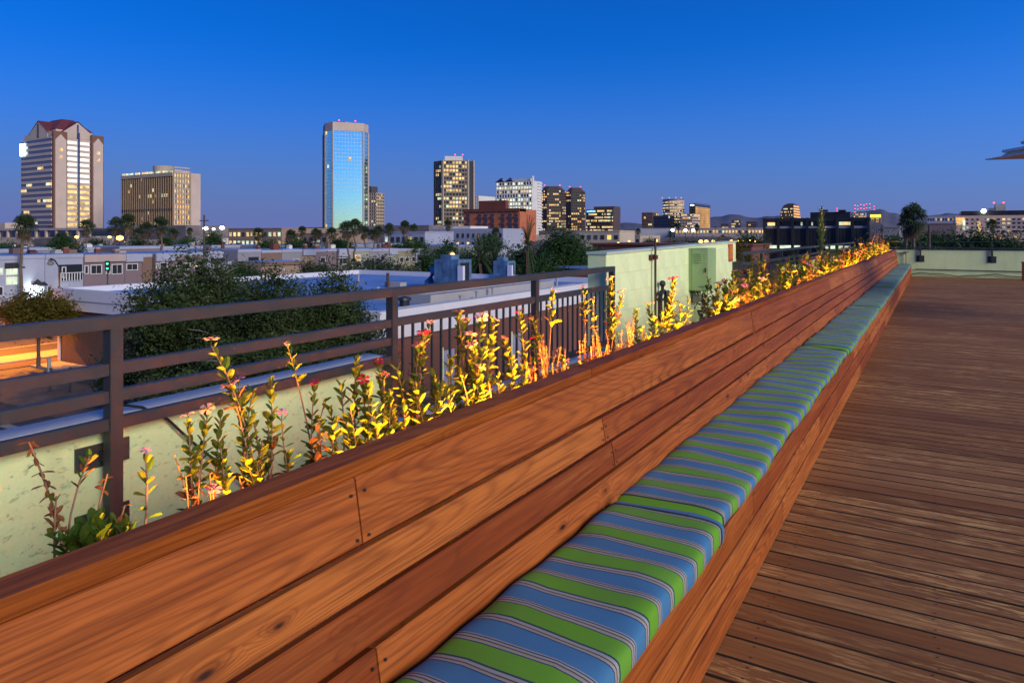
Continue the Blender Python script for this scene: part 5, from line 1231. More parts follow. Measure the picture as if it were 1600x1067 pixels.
p, q = onroof(645, 474), onroof(840, 449)
t = thing('roof_curb', 'low grey curb wall dividing the pale blue roof', 'curb', (p.x, p.y, RZ)); xk = NX1 - 3.3
m = MB(); m.box(xk, NY0 + 8, RZ, xk + .35, NY1 - 6, RZ + .5); m.build('long_curb', GREYC, t); m = MB(); m.box(xk - 7, NY0 + 8, RZ, xk - .002, NY0 + 8.35, RZ + .5); m.build('cross_curb', GREYC, t)
for i, (u, v) in enumerate(((560, 440), (590, 462), (745, 470), (770, 463), (870, 447), (500, 437), (720, 478))):
    p = onroof(u, v); t = thing('roof_pipe', 'short grey vent pipe poking out of the pale blue roof', 'vent', (p.x, p.y, RZ), 'short vent pipes on the pale blue roof'); m = MB(); m.tube([(p.x, p.y, RZ), (p.x, p.y, RZ + .55)], .09, 7); m.build('pipe', GREYC, t); m = MB(); m.tube([(p.x, p.y, RZ + .55), (p.x, p.y, RZ + .62)], .15, 7); m.build('cap', GREYC, t)
r = rectb(866, 915, 935, 420, 88); t = thing('brick_shed', 'low red-brown building with pale roof edge just left of the block wall', 'building', (r[0], r[1], GZ)); m = MB(); m.box(r[0], r[1], GZ, r[2] + 12, r[1] + 14, r[4]); m.build('wall', NBRICK, t); m = MB(); m.box(r[0] - .3, r[1] - .3, r[4], r[2] + 12.3, r[1] + 14.3, r[4] + .3); m.build('roof', ROOF, t)
r = rectb(926, 985, 986, 383, 120); t = thing('brick_shed', 'dark red long low building seen over the top of the block wall', 'building', (r[0], r[1], GZ)); m = MB(); m.box(r[0], r[1], GZ, r[2] + 20, r[1] + 14, r[4]); m.build('wall', NBRICK, t); m = MB(); m.box(r[0] - .3, r[1] - .3, r[4], r[2] + 20.3, r[1] + 14.3, r[4] + .3); m.build('roof', BRICKD, t)

# ------------------------------------------------------------------ street, parking, pavement
def sheet(name, x0, y0, x1, y1, dz, mat, kind='structure', cat=None, lab=None):
    m = MB(); m.box(x0, y0, GZ - .5, x1, y1, GZ + dz); return tag(m.build(name, mat), lab, cat, kind=kind)
sheet('road', -78, -120, -58.5, 400, .010, ASPH); sheet('pavement', -58.4, -120, -55.4, 400, .13, CONC); sheet('pavement', -82, -120, -78.1, 400, .13, CONC)
sheet('parking_lot', -53, -40, -5, 24.2, .012, ASPH); sheet('side_path', -52.8, 24.3, -23, 26.2, .12, CONC)
sheet('planting_strip', -55.3, -40, -53.1, 60, .05, plain('bare brown soil', (.085, .055, .038), .95, var=.4, scale=.5, bump=.5, bscale=8))
WPAINT = plain('road paint', (.55, .52, .45), .7, var=.3, scale=1.5)
for i in range(26):
    y = -30 + i * 7; m = MB(); m.box(-68.35, y, GZ, -68.2, y + 3, GZ + .016); tag(m.build('lane_marking', WPAINT), kind='structure')
for x in (-74.2, -63.0): m = MB(); m.box(x, -120, GZ, x + .14, 400, GZ + .016); tag(m.build('edge_line', WPAINT), kind='structure')
for i in range(9):
    x = -50 + i * 2.9; m = MB(); m.box(x, 10.5, GZ, x + .1, 16, GZ + .018); tag(m.build('bay_line', WPAINT), kind='structure')
    t = thing('wheel_stop', ['first', 'second', 'third', 'fourth', 'fifth', 'sixth', 'seventh', 'eighth', 'ninth'][i] + ' pale concrete wheel stop from the street side of the parking row', 'wheel stop', (x + 1.45, 16.1, GZ), 'concrete wheel stops in the parking lot'); m = MB(); m.prism([(x + .55, 16.0), (x + 2.35, 16.0), (x + 2.35, 16.22), (x + .55, 16.22)], GZ + .013, GZ + .16, [(x + .6, 16.04), (x + 2.3, 16.04), (x + 2.3, 16.18), (x + .6, 16.18)]); m.build('block', CONC, t)
sheet('planting_island', -46, 18.2, -34, 22.8, .12, plain('dry mulch', (.16, .10, .065), .95, var=.4, scale=1.2, bump=.5, bscale=10))
for u, v, h in ((77, 585, 1.0), (79, 615, 1.4), (110, 617, 1.5)):
    d = (CZ - GZ) * FPX / (v - HZ); p = P(u, v, d); t = thing('marker_post', {585: 'pale stub post near the corner of the brown building', 615: 'thin dark sign post at the parking lot edge, nearer the street', 617: 'thin dark sign post beside the parking island'}[v], 'post', (p.x, p.y, GZ)); m = MB(); m.tube([(p.x, p.y, GZ), (p.x, p.y, GZ + h)], .05 if v > 600 else .12, 7); m.build('shaft', IRON if v > 600 else CONC, t); m = MB(); m.tube([(p.x, p.y, GZ + h), (p.x, p.y, GZ + h + .05)], .07 if v > 600 else .14, 7); m.build('cap', IRON if v > 600 else CONC, t)

# ------------------------------------------------------------------ townhouses across the street
TX = -100.0
FRAME = plain('white window frame', (.62, .60, .62), .5); AWN = plain('dark awning', (.035, .03, .04), .7)
def house(label, u0, u1, vt, mat, wins=(), low=None, x=TX, dep=13, cap=None, name='townhouse', extra=None):
    ya, yb = yOnX(u0, x), yOnX(u1, x); zt = onX((u0 + u1) / 2, vt, x).z
    t = thing(name, label, 'townhouse', (x - dep / 2, (ya + yb) / 2, GZ))
    m = MB(); m.box(x - dep, ya + .02, GZ, x, yb - .02, zt); m.build('wall', mat, t)
    m = MB(); pr = .12 if cap is None else .35
    ch = .35 if cap is None else zt - onX((u0 + u1) / 2, cap[0], x).z
    m.box(x - dep - .1, ya + .03, zt - ch, x + pr, yb - .03, zt + .12); pa = m.build('parapet', LAV if cap is None else cap[1], t)
    m = MB(); m.box(x - dep + .4, ya + .4, zt + .121, x - .4, yb - .4, zt + .16); m.build('roof_surface', ROOF, t)
    for w in wins:
        (ua, ub, va, vb), kind = w[:4], (w[4] if len(w) > 4 else 'd')
        p, q = onX(ua, va, x), onX(ub, vb, x); y0_, y1_ = p.y, q.y; z1_, z0_ = p.z, q.z
        if kind == 'a':
            m = MB(); m.hexa([(x + .03, y0_, z0_), (x + 1.0, y0_, z0_), (x + 1.0, y1_, z0_), (x + .03, y1_, z0_), (x + .03, y0_, z1_), (x + .1, y0_, z1_), (x + .1, y1_, z1_), (x + .03, y1_, z1_)]); m.build('awning', AWN, t); continue
        if kind == 'r':
            m = MB(); m.box(x + .02, y0_, z0_, x + .06, y1_, z1_); m.build('recess_shade_panel', BLKP, t)  # flat black panel stands in for the shaded balcony recess
            m = MB(); n = int((y1_ - y0_) / .35); [m.box(x + .55, y0_ + i * .35, z0_, x + .6, y0_ + i * .35 + .1, z0_ + 1.0) for i in range(n)]; m.box(x + .5, y0_, z0_ + 1.0, x + .62, y1_, z0_ + 1.08); m.build('balcony_railing', FRAME, t); continue
        m = MB(); m.box(x + .02, y0_, z0_, x + .10, y1_, z1_); f_ = m.build('window', FRAME, t)
        n = 2 if (y1_ - y0_) > 1.5 else 1; w_ = (y1_ - y0_ - .16) / n
        for i in range(n):
            m = MB(); m.box(x + .1002, y0_ + .1 + i * w_, z0_ + .1, x + .115, y0_ + .04 + (i + 1) * w_, z1_ - .1); m.build('pane', {'d': PANE, 'l': WARM, 'g': COOL}[kind], f_)
    if extra: extra(t, x, ya, yb, zt)
    return t
house('white end house with two lit greenish windows and a dark awning at far left', -40, 31, 402, LAV, [(8, 29, 419, 430, 'g'), (8, 29, 432, 445, 'g'), (7, 34, 411, 418, 'a'), (-10, 5, 419, 430, 'g'), (-10, 5, 448, 462)])
house('tall blank white house wall with a lantern porch at left', 31.2, 70, 400, LAV, [(57, 70, 441, 446, 'a'), (74, 79, 447, 458)][:1], x=TX + .8)
house('white house with wide balcony above the brown building corner', 70.2, 130, 399, LAV, [(91, 128, 414, 437, 'r'), (73, 79, 447, 458), (96, 103, 417, 434)])
house('mauve townhouse with four white-framed windows', 130.2, 195, 399, MAUVE, [(131.5, 138, 415, 428), (141, 159, 414, 428), (165, 172, 415, 428), (174, 191, 413, 428)], cap=(409, sm('light mauve stucco', (.40, .31, .30))))
house('white-banded townhouse with a long low window, right of the four-window one', 195.2, 222, 398, MAUVE, [(197, 215, 412, 422)], cap=(409, LAV))
house('narrow brown windowless townhouse between white-banded ones', 222.2, 242, 398, BRNST, x=TX - .8)
house('white-banded townhouse with three small panes, right of the narrow brown one', 242.2, 272, 397, MAUVE, [(243.5, 247, 411, 420), (249, 261, 410, 421)], cap=(408, LAV))
house('long mauve townhouse with one amber-lit window beside the white end house', 272.2, 324, 396, MAUVE, [(275, 280, 411, 421), (283, 297, 411, 421), (303, 308, 411, 420, 'l'), (311, 320, 411, 420)])
house('white end house with black awning in the middle of the row', 324.2, 349, 394, LAV, [(330, 346, 404, 409, 'a'), (333, 342, 409, 421)], x=TX + .6)
house('low white garden wall house stub right of the black awning', 349.2, 371, 410, LAV, [(364, 368, 411, 414)])
house('grey lavender townhouse with dark balcony openings behind the big trees', 371.2, 408, 391, GREYL, [(388, 404, 402, 420, 'r')])
house('brown townhouse with tall chimney', 408.2, 440, 392, BRNST, extra=lambda t, x, a, b, z: MB().box(x - 1.2, b - 1.6, z + .121, x - .2, b - .4, z + 1.3).build('chimney', BRICKD, t))
house('grey lavender townhouse with a single slot window', 440.2, 472, 391, GREYL, [(458, 467, 405, 409)])
house('townhouse with pale upper band left of the mauve one, mid row', 472.2, 492, 391, SAND, cap=(399, LAV))
house('mauve townhouse half hidden by grey-green bushes', 492.2, 528, 390.5, MAUVE, [(500, 508, 402, 411)])
house('townhouse with white upper box and tall window, before the palm trunk', 528.2, 546, 390, MAUVE, [(529, 541, 403, 413)], cap=(401, LAV), x=TX + .5)
house('sand low garden building with two small square openings', 408, 475, 410, SAND, [(435, 438, 419, 423), (441, 444, 419, 423)], x=TX + 9, dep=7, cap=(414, BRNST))
house('grey-green townhouse with a lit doorway', 546.2, 577, 390, GRNST, [(553, 563, 398, 409, 'l')])
house('plain grey-green townhouse behind a rounded bush', 577.2, 607, 390, GREYL)
house('townhouse with white upper band at the right of the row', 607.2, 620, 389, GRNST, cap=(398, LAV))
house('olive townhouse with three tall windows', 620.2, 650, 389.5, sm('olive stucco', (.24, .22, .15)), [(624, 630, 402, 409), (633, 639, 402, 409), (643, 648, 401, 409)])
house('white last townhouse of the row with black awning', 650.2, 661.5, 389, LAV, [(652, 659, 399, 402, 'a'), (653, 658, 402, 408)], x=TX + .5)
# second row of roofs behind
for i, (u0, u1, v, mt, lab) in enumerate(((-60, 42, 391, LAV, 'pale rear roof block at far left'), (44, 108, 388, GREYL, 'grey rear roof block behind the balcony house'), (112, 182, 388, LAV, 'pale rear roof block behind the mauve townhouses'), (186, 250, 386, MAUVE, 'mauve rear roof block below the finned office block'), (254, 318, 386, LAV, 'pale rear roof block below the pink slab'), (330, 400, 384, GREYL, 'grey rear roof block before the beige hall'), (404, 470, 384, GREYL, 'grey rear roof block left of the palm row'), (474, 540, 383, LAV, 'pale rear roof block under the mirror tower'), (545, 640, 382, GRNST, 'grey-green rear roof block under the palms'), (690, 770, 384, GRNST, 'grey-green long house before the white low block'), (775, 806, 385, LAV, 'small white house beside the grove'))):
    house(lab, u0, u1, v, mt, x=-122 - 3 * (i % 3) if i < 9 else -104, dep=16, name='rear_house')
rk = random.Random(9)
for i in range(46):
    u = rk.uniform(5, 660); x = rk.choice((-105, -108, -128, -131)); base = onX(u, 392, x); z = {-105: -1.3, -108: -1.3, -128: -.95, -131: -.95}[x]
    mt, nm, lab = rk.choice(((BRICKD, 'stub_chimney', 'stubby brick-red chimney'), (GREYC, 'rooftop_cooler', 'grey boxy cooler'), (BRNST, 'stub_chimney', 'stubby brown chimney'), (WHITEC, 'rooftop_cooler', 'white boxy cooler'), (BRICKD, 'stub_chimney', 'stubby brick-red chimney')))
    side = 'on the front row of townhouse roofs' if x > -120 else 'on the rear row of townhouse roofs'; half = ', left of the utility pole' if u < 319 else ', right of the utility pole'
    t = thing(nm, lab + ' ' + side + half, 'chimney' if 'chim' in nm else 'cooler', (x, base.y, z), lab + 's ' + side + half)
    w = rk.uniform(.3, .6); h = rk.uniform(.5, 1.1); m = MB(); m.box(x - w, base.y - w, z - .6, x + w, base.y + w, z + h); m.build('casing', mt, t)
    m = MB(); m.box(x - w * .7, base.y - w * .7, z + h + .002, x + w * .7, base.y + w * .7, z + h + .2); m.build('lid', rk.choice((GREYC, BRNST, BLK)), t)

# ------------------------------------------------------------------ trees
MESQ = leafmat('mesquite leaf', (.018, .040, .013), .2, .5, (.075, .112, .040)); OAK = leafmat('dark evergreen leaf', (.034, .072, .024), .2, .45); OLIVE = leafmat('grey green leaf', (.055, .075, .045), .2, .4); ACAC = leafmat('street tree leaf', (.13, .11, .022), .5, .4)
BARK = plain('grey brown bark', (.085, .062, .05), .9, var=.3, scale=3, bump=.5, bscale=12); PALE = plain('pale dead twig', (.26, .23, .22), .85)
def tree(name, label, p, h, rx, rz, nleaf, size, mat, seed, lobes=9, trunk=.22, split=.35, group=None, twigs=0, flat=1.0, cat='tree'):
    rr = random.Random(seed); x, y, z = p; t = thing(name, label, cat, (x, y, z), group)
    cz = z + h - rz; L = []
    for i in range(lobes):
        a = 2 * math.pi * (i + rr.random() * .6) / lobes * 2.4; q = rr.random() ** .6
        L.append((x + rx * .62 * q * math.cos(a), y + rx * .62 * q * math.sin(a), cz + rz * rr.uniform(-.55, .55) * (1.1 - .5 * q), rx * rr.uniform(.36, .58), rz * rr.uniform(.34, .52)))
    L[0] = (x, y, cz + rz * .52, rx * .5, rz * .5)
    m = MB(); fork = Vector((x + rr.uniform(-.1, .1), y, z + h * split)); m.tube([(x, y, z - .2), (x + rr.uniform(-.08, .08), y, z + h * split * .5), fork], [trunk * 1.15, trunk * .9, trunk * .8], 8)
    for l in L: m.tube(bezier(fork, l[:3], (0, 0, rz * .15), 5), [trunk * .55, trunk * .42, trunk * .3, trunk * .2, trunk * .08], 5)
    m.build('trunk', BARK, t)
    m = MB(); per = nleaf // lobes
    for (lx, ly, lz, lr, lh) in L:
        nc = max(6, per // 26)
        for c in range(nc):
            ph = math.acos(rr.uniform(-.75, 1)); th = rr.uniform(0, 6.283); s = rr.uniform(.62, 1.08) if rr.random() < .95 else rr.uniform(1.05, 1.3)
            cx = lx + lr * s * math.sin(ph) * math.cos(th); cy = ly + lr * s * math.sin(ph) * math.sin(th); cz_ = lz + lh * s * math.cos(ph); cr = size * rr.uniform(2.2, 4.2)
            for k in range(26):
                p_ = Vector((cx + rr.gauss(0, cr * .46), cy + rr.gauss(0, cr * .46), cz_ + rr.gauss(0, cr * .42 * flat))); d_ = Vector((rr.uniform(-1, 1), rr.uniform(-1, 1), rr.uniform(-.7, .9))).normalized(); e_ = d_.orthogonal().normalized(); e_ = Matrix.Rotation(rr.uniform(0, 6.3), 3, d_) @ e_; a_ = size * rr.uniform(.6, 1.15)
                m.poly([p_, p_ + d_ * a_ * .5 + e_ * a_ * .26, p_ + d_ * a_, p_ + d_ * a_ * .5 - e_ * a_ * .26])
    for (lx, ly, lz, lr, lh) in L:                                    # inner foliage, coarser
        for c in range(max(20, nleaf // 260)):
            ph = math.acos(rr.uniform(-1, 1)); th = rr.uniform(0, 6.283); s = rr.random() ** .5 * .8; a_ = size * rr.uniform(1.8, 3.0)
            p_ = Vector((lx + lr * s * math.sin(ph) * math.cos(th), ly + lr * s * math.sin(ph) * math.sin(th), lz + lh * s * math.cos(ph))); d_ = Vector((rr.uniform(-1, 1), rr.uniform(-1, 1), rr.uniform(-.5, .5))).normalized(); e_ = d_.orthogonal().normalized()
            m.poly([p_, p_ + d_ * a_ * .5 + e_ * a_ * .35, p_ + d_ * a_, p_ + d_ * a_ * .5 - e_ * a_ * .35])
    m.build('crown', mat, t)
    if twigs:
        m = MB()
        for i in range(twigs):
            l = rr.choice(L); th = rr.uniform(0, 6.3); b0 = Vector(l[:3]); 
            for q in range(4): e_ = b0 + Vector((math.cos(th + q * .4 - .6) * l[3], math.sin(th + q * .4 - .6) * l[3], rr.uniform(-.3, .8) * l[4])) * 1.02; m.tube(bezier(b0, e_, (rr.uniform(-.3, .3), rr.uniform(-.3, .3), .3), 6), [.034, .028, .022, .016, .011, .006], 4)
        m.build('bare_twigs', PALE, t)
    return t
def at(u, d): p = P(u, HZ, d); return (p.x, p.y, GZ)
tree('mesquite_tree', 'broad dark mesquite tree, left of the three against the blue roof', at(308, 29), 8.35, 3.1, 3.5, 70000, .135, MESQ, 31, 14, .24, .3, twigs=16)
tree('mesquite_tree', 'dark mesquite tree, middle of the three against the blue roof', at(425, 26.5), 7.65, 2.9, 3.0, 54000, .13, MESQ, 32, 11, .2, .3, twigs=10)
tree('mesquite_tree', 'dark mesquite tree with a pointed top, right of the three', at(525, 27.5), 7.6, 2.2, 3.0, 42000, .12, MESQ, 33, 10, .2, .3, twigs=6)
tree('mesquite_tree', 'low dark shrubby tree filling the gap under the mesquites', at(380, 24.5), 5.2, 3.6, 2.3, 50000, .12, MESQ, 34, 11, .2, .25, twigs=10)
tree('mesquite_tree', 'olive-toned shrubby tree beside the railing post and brown wall', at(565, 25), 4.8, 1.9, 2.0, 26000, .11, OLIVE, 35, 9, .15, .25)
tree('mesquite_tree', 'small dark shrub at the foot of the brown ribbed wall', at(186, 35), 3.0, 1.0, 1.3, 8000, .18, MESQ, 36, 8, .12, .2)
tree('street_tree', 'street tree backlit orange beside the brown ribbed building', at(60, 47.6), 5.2, 2.5, 1.75, 12000, .22, ACAC, 37, 11, .13, .38)
tree('evergreen_tree', 'large dense dark evergreen tree before the twin towers', at(875, 92), 9.9, 4.0, 4.2, 16000, .34, OAK, 38, 13, .35, .25)
tree('evergreen_tree', 'dark evergreen tree overlapping the right side of the large one', at(905, 96), 7.6, 3.2, 3.2, 9000, .34, OAK, 39, 10, .3, .25)
for i, (u, d, h, rx, rz, mt, lab) in enumerate((
    (100, 118, 9.0, 2.6, 2.6, OAK, 'rounded green tree between the roofs below the maroon-roofed tower'), (333, 150, 9.6, 2.3, 2.8, OAK, 'dark tree beside the white floodlights'), (258, 140, 8.6, 1.6, 2.0, OAK, 'small dark tree behind the narrow brown townhouse'),
    (500, 94, 5.4, 4.6, 2.2, OLIVE, 'grey-green bush before the mauve townhouse, left of two'), (588, 100, 6.0, 6.0, 2.6, OLIVE, 'large rounded grey-green bush before the grey townhouses'), (640, 98, 4.4, 3.8, 1.8, OLIVE, 'low grey-green bush before the olive townhouse'), (380, 92, 5.0, 3.2, 2.2, OAK, 'dark tree behind the low white garden wall'),
    (698, 120, 8.4, 3.0, 3.2, OAK, 'dark tree standing before the left end of the white low block'), (712, 82, 5.6, 3.2, 2.3, OAK, 'dark bush behind the yellow street lamp'), (790, 86, 6.6, 3.6, 2.6, OAK, 'dark leafy tree left of the grove palm'), (845, 84, 6.4, 2.8, 2.6, OAK, 'dark leafy tree behind the lone palm trunk'), (640, 160, 8.0, 5.5, 2.0, OAK, 'long dark hedge-like tree under the palm row'), (765, 175, 9.2, 5.0, 2.6, OAK, 'dark tree before the right end of the white low block'),
    (15, 112, 7.6, 3.0, 2.4, OAK, 'dark tree at the far left edge between the townhouse rows'), (150, 150, 8.4, 3.4, 2.4, OAK, 'dark tree under the fan palm right of the maroon-roofed tower'), (215, 150, 8.2, 3.0, 2.2, OAK, 'dark tree under the palm cluster of the finned block'), (290, 165, 8.2, 3.4, 2.2, OAK, 'low dark tree before the blank pink slab'), (420, 150, 7.8, 3.2, 2.2, OAK, 'dark tree under the first palm of the row'), (470, 155, 8.0, 4.4, 2.0, OAK, 'dark spreading tree under the left palms of the row'), (530, 150, 8.0, 4.0, 2.2, OAK, 'dark tree at the foot of the mirror tower'), (672, 105, 6.6, 3.4, 2.6, OAK, 'dark tree right of the last white townhouse'), (735, 100, 6.8, 3.8, 2.4, OAK, 'dark tree behind the date palm pair'), (760, 98, 6.2, 4.0, 2.4, OAK, 'low dark tree right of the date palm pair'), (812, 100, 7.4, 3.2, 2.6, OAK, 'dark tree between the lone palm and the brick building'), (932, 118, 6.4, 3.2, 2.2, OAK, 'small dark tree right of the large evergreens'), (1015, 190, 7.8, 3.0, 2.4, OAK, 'dark tree left of the gabled cottages'), (1080, 185, 7.6, 3.6, 2.2, OAK, 'dark tree right of the gabled cottages'),
    (1140, 110, 8.2, 4.2, 2.4, ACAC, 'sodium-lit tree past the end of the block wall'), (1172, 120, 9.2, 3.2, 3.0, OAK, 'dark tree at the left corner of the black building'), (965, 150, 6.6, 3.6, 2.2, OAK, 'dark bush under the street lamps beyond the block wall'), (1052, 140, 7.6, 3.0, 2.4, OAK, 'dark bush between the white cottages'),
    (1395, 95, 9.3, 4.2, 2.6, OAK, 'dark rounded tree left of the fan palm'), (1455, 100, 9.0, 4.0, 2.6, OAK, 'dark tree right of the fan palm behind the end wall'), (1495, 92, 9.2, 4.2, 2.5, OAK, 'dark tree below the left corner of the pink building'), (1530, 85, 10.0, 4.0, 3.6, OAK, 'tallest dark tree before the pink building'), (1585, 82, 9.8, 4.4, 3.4, OAK, 'dark tree at the right edge behind the end wall'), (1425, 80, 8.2, 3.0, 2.0, OAK, 'low dark bush at the foot of the fan palm'), (1562, 90, 8.8, 3.5, 2.2, OAK, 'low dark tree between the two tall ones at right'))):
    tree('leafy_tree' if 'bush' not in lab else 'bush', lab, at(u, d), h, rx, rz, 4200, .38 if d > 90 else .3, mt, 200 + i, 9, .2, .25, cat='tree' if 'bush' not in lab else 'bush')
FROND = leafmat('fan palm frond', (.042, .066, .030), .2, .4); SKIRT = leafmat('dead palm skirt', (.13, .095, .06), .2, .3); TRUNKP = plain('palm trunk', (.14, .095, .07), .9, var=.3, scale=4, bump=.4, bscale=10)
def palmmesh(seed, H, rad, date=False):
    rr = random.Random(seed); t = thing('fan_palm', 'palm', 'palm', (0, 0, 0)); m = MB(); pts = [(rr.uniform(-.06, .06) * i, rr.uniform(-.06, .06) * i, H * i / 6) for i in range(7)]
    m.tube(pts, [.30, .23, .20, .18, .17, .17, .2] if not date else [.45, .38, .36, .34, .34, .36, .4], 7); m.build('trunk', TRUNKP, t); c = Vector(pts[-1]); cr = MB(); sk = MB()
    def fan(mb, dirv, pl, fr, droop):
        dirv = dirv.normalized(); e = c + dirv * pl; mb.tube([c, e], [.03, .02], 3, False); up = Vector((0, 0, 1)); s = dirv.cross(up); s = s.normalized() if s.length > .1 else Vector((1, 0, 0)); n = s.cross(dirv)
        for k in range(11):
            a = (k - 5) / 5 * 1.9; d_ = dirv * math.cos(a) + s * math.sin(a) ; tip = e + d_ * fr * rr.uniform(.8, 1.05) + Vector((0, 0, -droop * rr.uniform(.6, 1.2))); mid = e + d_ * fr * .55; w = (s * math.cos(a) - dirv * math.sin(a)) * fr * .062
            mb.poly([e, mid + w, tip, mid - w])
    def feather(mb, az, el, L):
        prev = c; d_ = Vector((math.cos(az) * math.cos(el), math.sin(az) * math.cos(el), math.sin(el))); s = Vector((-math.sin(az), math.cos(az), 0))
        for k in range(10):
            d_ = (d_ + Vector((0, 0, -.13))).normalized(); q = prev + d_ * L / 10; mb.tube([prev, q], .02, 3, False)
            for sg in (-1, 1):
                for o in (0, .5):
                    b = prev.lerp(q, o); l = L * .2 * (1 - abs(k - 4) / 8); tp = b + s * sg * l + d_ * l * .6 + Vector((0, 0, -.15 * l)); mb.poly([b, b + d_ * .09, tp, b - d_ * .03])
            prev = q
    if date:
        for k in range(46): feather(cr, rr.uniform(0, 6.3), rr.uniform(-.5, 1.3), rad * rr.uniform(.85, 1.1))
    else:
        for k in range(34):
            th = rr.uniform(0, 6.3); el = rr.uniform(-.45, 1.45); fan(cr, Vector((math.cos(th) * math.cos(el), math.sin(th) * math.cos(el), math.sin(el))), rad * .50, rad * .62, rad * .22)
        for k in range(16):
            th = rr.uniform(0, 6.3); el = rr.uniform(-1.35, -.6); fan(sk, Vector((math.cos(th) * math.cos(el), math.sin(th) * math.cos(el), math.sin(el))), rad * .4, rad * .45, rad * .2)
        sk.build('dead_skirt', SKIRT, t)
    cr.build('crown', FROND, t); return t
PP = [palmmesh(1, 8.5, 1.8), palmmesh(2, 8.5, 1.65), palmmesh(3, 8.5, 1.9)]; DP = palmmesh(4, 4.6, 3.0, True); usedp = set()
def palm(u, v, rpx, label, group=None, date=False, d=None):
    src = DP if date else R.choice(PP); rad = 3.0 if date else 1.8; d = d or rad * FPX / rpx; sc = d * rpx / FPX / rad; p = P(u, v, d); H = p.z - GZ
    if src.name not in usedp: c = src; usedp.add(src.name)
    else: c = copytree(src, (0, 0, 0))
    c.location = (p.x, p.y, GZ); c.rotation_euler.z = R.uniform(0, 6.3); c.scale = (sc, sc, H / (4.6 if date else 8.5)); c['label'] = label; c['category'] = 'palm'
    if group: c['group'] = group
    elif 'group' in c: del c['group']
G1 = 'fan palms in the row before the mirror tower'; G2 = 'fan palms before the finned office block'; G3 = 'small far fan palms beyond the block wall'
palm(33, 356, 21, 'tall fan palm at far left with long bare trunk, before the townhouses', d=88)
palm(135, 356, 15, 'fan palm right of the maroon-roofed tower'); palm(97, 373, 12, 'short fan palm at the foot of the maroon-roofed tower'); palm(297, 362, 7, 'slim little palm before the blank pink slab')
ORD = ['first', 'second', 'third', 'fourth', 'fifth', 'sixth', 'seventh', 'eighth', 'ninth', 'tenth', 'eleventh', 'twelfth', 'thirteenth', 'fourteenth']
for i, (u, v, q) in enumerate(((180, 354, 14), (200, 350, 15), (216, 366, 11), (232, 360, 14), (252, 354, 15), (268, 366, 11))): palm(u, v, q, ORD[i] + ' fan palm from the left in the cluster before the finned office block', G2)
for i, (u, v, q) in enumerate(((405, 366, 11), (455, 368, 12), (474, 362, 9), (495, 367, 13), (519, 366, 12), (545, 360, 16), (554, 356, 14), (570, 364, 12), (584, 366, 12), (591, 362, 11), (607, 359, 10), (622, 374, 9), (632, 356, 11), (646, 358, 9))): palm(u, v, q, ORD[i] + ' fan palm from the left in the row before the mirror tower', G1)
palm(700, 352, 9, 'fan palm before the left end of the white low block'); palm(731, 366, 8, 'small fan palm before the middle of the white low block'); palm(775, 364, 10, 'fan palm before the right end of the white low block'); palm(793, 372, 8, 'small palm in front of the brick building')
palm(750, 410, 26, 'broad feathery date palm, largest of the pair behind the blue roof', date=True, d=76); palm(770, 408, 20, 'smaller feathery date palm, right of the pair behind the blue roof', date=True, d=84)
palm(826, 387, 15, 'lone palm with thick trunk left of the large evergreen tree', date=True, d=78)
for i, (u, v, q) in enumerate(((986, 366, 6), (997, 362, 5), (1048, 366, 6), (1061, 354, 5), (1089, 356, 5.5), (1118, 359, 4.5), (1130, 371, 5), (1160, 371, 5), (1178, 373, 5))): palm(u, v, q, ORD[i] + ' small distant fan palm from the left, beyond the block wall', G3)
palm(1427, 346, 23, 'large shaggy fan palm rising behind the end wall', d=74); palm(1416, 352, 17, 'shorter fan palm leaning beside the large shaggy one', d=78); palm(1552, 352, 8, 'slender palm before the pink building'); palm(1375, 358, 8, 'slim palm by the right corner of the black building')

# ------------------------------------------------------------------ lamps and poles
def lamp(label, u, v, d, mat, group=None, r=None, pole=True, arm=0.0, energy=0, name='street_lamp', colr=(1, .55, .12), pmat=None, cone=0):
    p = P(u, v, d); t = thing(name, label, 'lamp', (p.x, p.y, GZ), group); r = r or d * .0017; pm = pmat or IRON
    m = MB(); m.tube([(p.x - arm, p.y, GZ), (p.x - arm, p.y, p.z - r)] + ([(p.x - arm * .5, p.y, p.z + .25), (p.x, p.y, p.z + r * 1.3)] if arm else []), max(.05, r * .22), 6); m.build('pole', pm, t)
    m = MB(); m.ball((p.x, p.y, p.z), r, 8, 5, .7); m.build('globe', mat, t)
    m = MB(); m.lathe((p.x, p.y, p.z + r * .72), [(r * .7, 0), (r * .5, r * .35), (0, r * .4)], 8); m.build('hood', pm, t)
    if energy:
        ld = bpy.data.lights.new('bulb', 'SPOT' if cone else 'POINT'); ld.energy = energy; ld.color = colr; ld.shadow_soft_size = .25
        if cone: ld.spot_size = math.radians(cone); ld.spot_blend = .5
        lo = bpy.data.objects.new('bulb', ld); COL.objects.link(lo); lo.location = (p.x, p.y, p.z - r - .3); lo.parent = t; lo.matrix_parent_inverse = Matrix.Translation(-wloc(t))
lamp('bright orange street lamp among the palms below the finned office block', 187, 372, 190, SODIUM, r=.95, energy=1500)
lamp('orange street lamp left of the brightest one, by the maroon-roofed tower', 120, 370.5, 250, SODIUM, r=.7, energy=500); lamp('dimmer orange street lamp just left of the brightest one', 171, 370.5, 260, SODIUM, r=.6)
lamp('white floodlight on a tall pole, left of the bright pair', 321, 357, 210, WHITEL, r=.75, energy=500, colr=(.9, 1, .9)); lamp('white floodlight on a tall pole, right of the bright pair', 347, 356, 215, WHITEL, r=.72); lamp('small white floodlight between the bright pair', 334, 358, 230, WHITEL, r=.48)
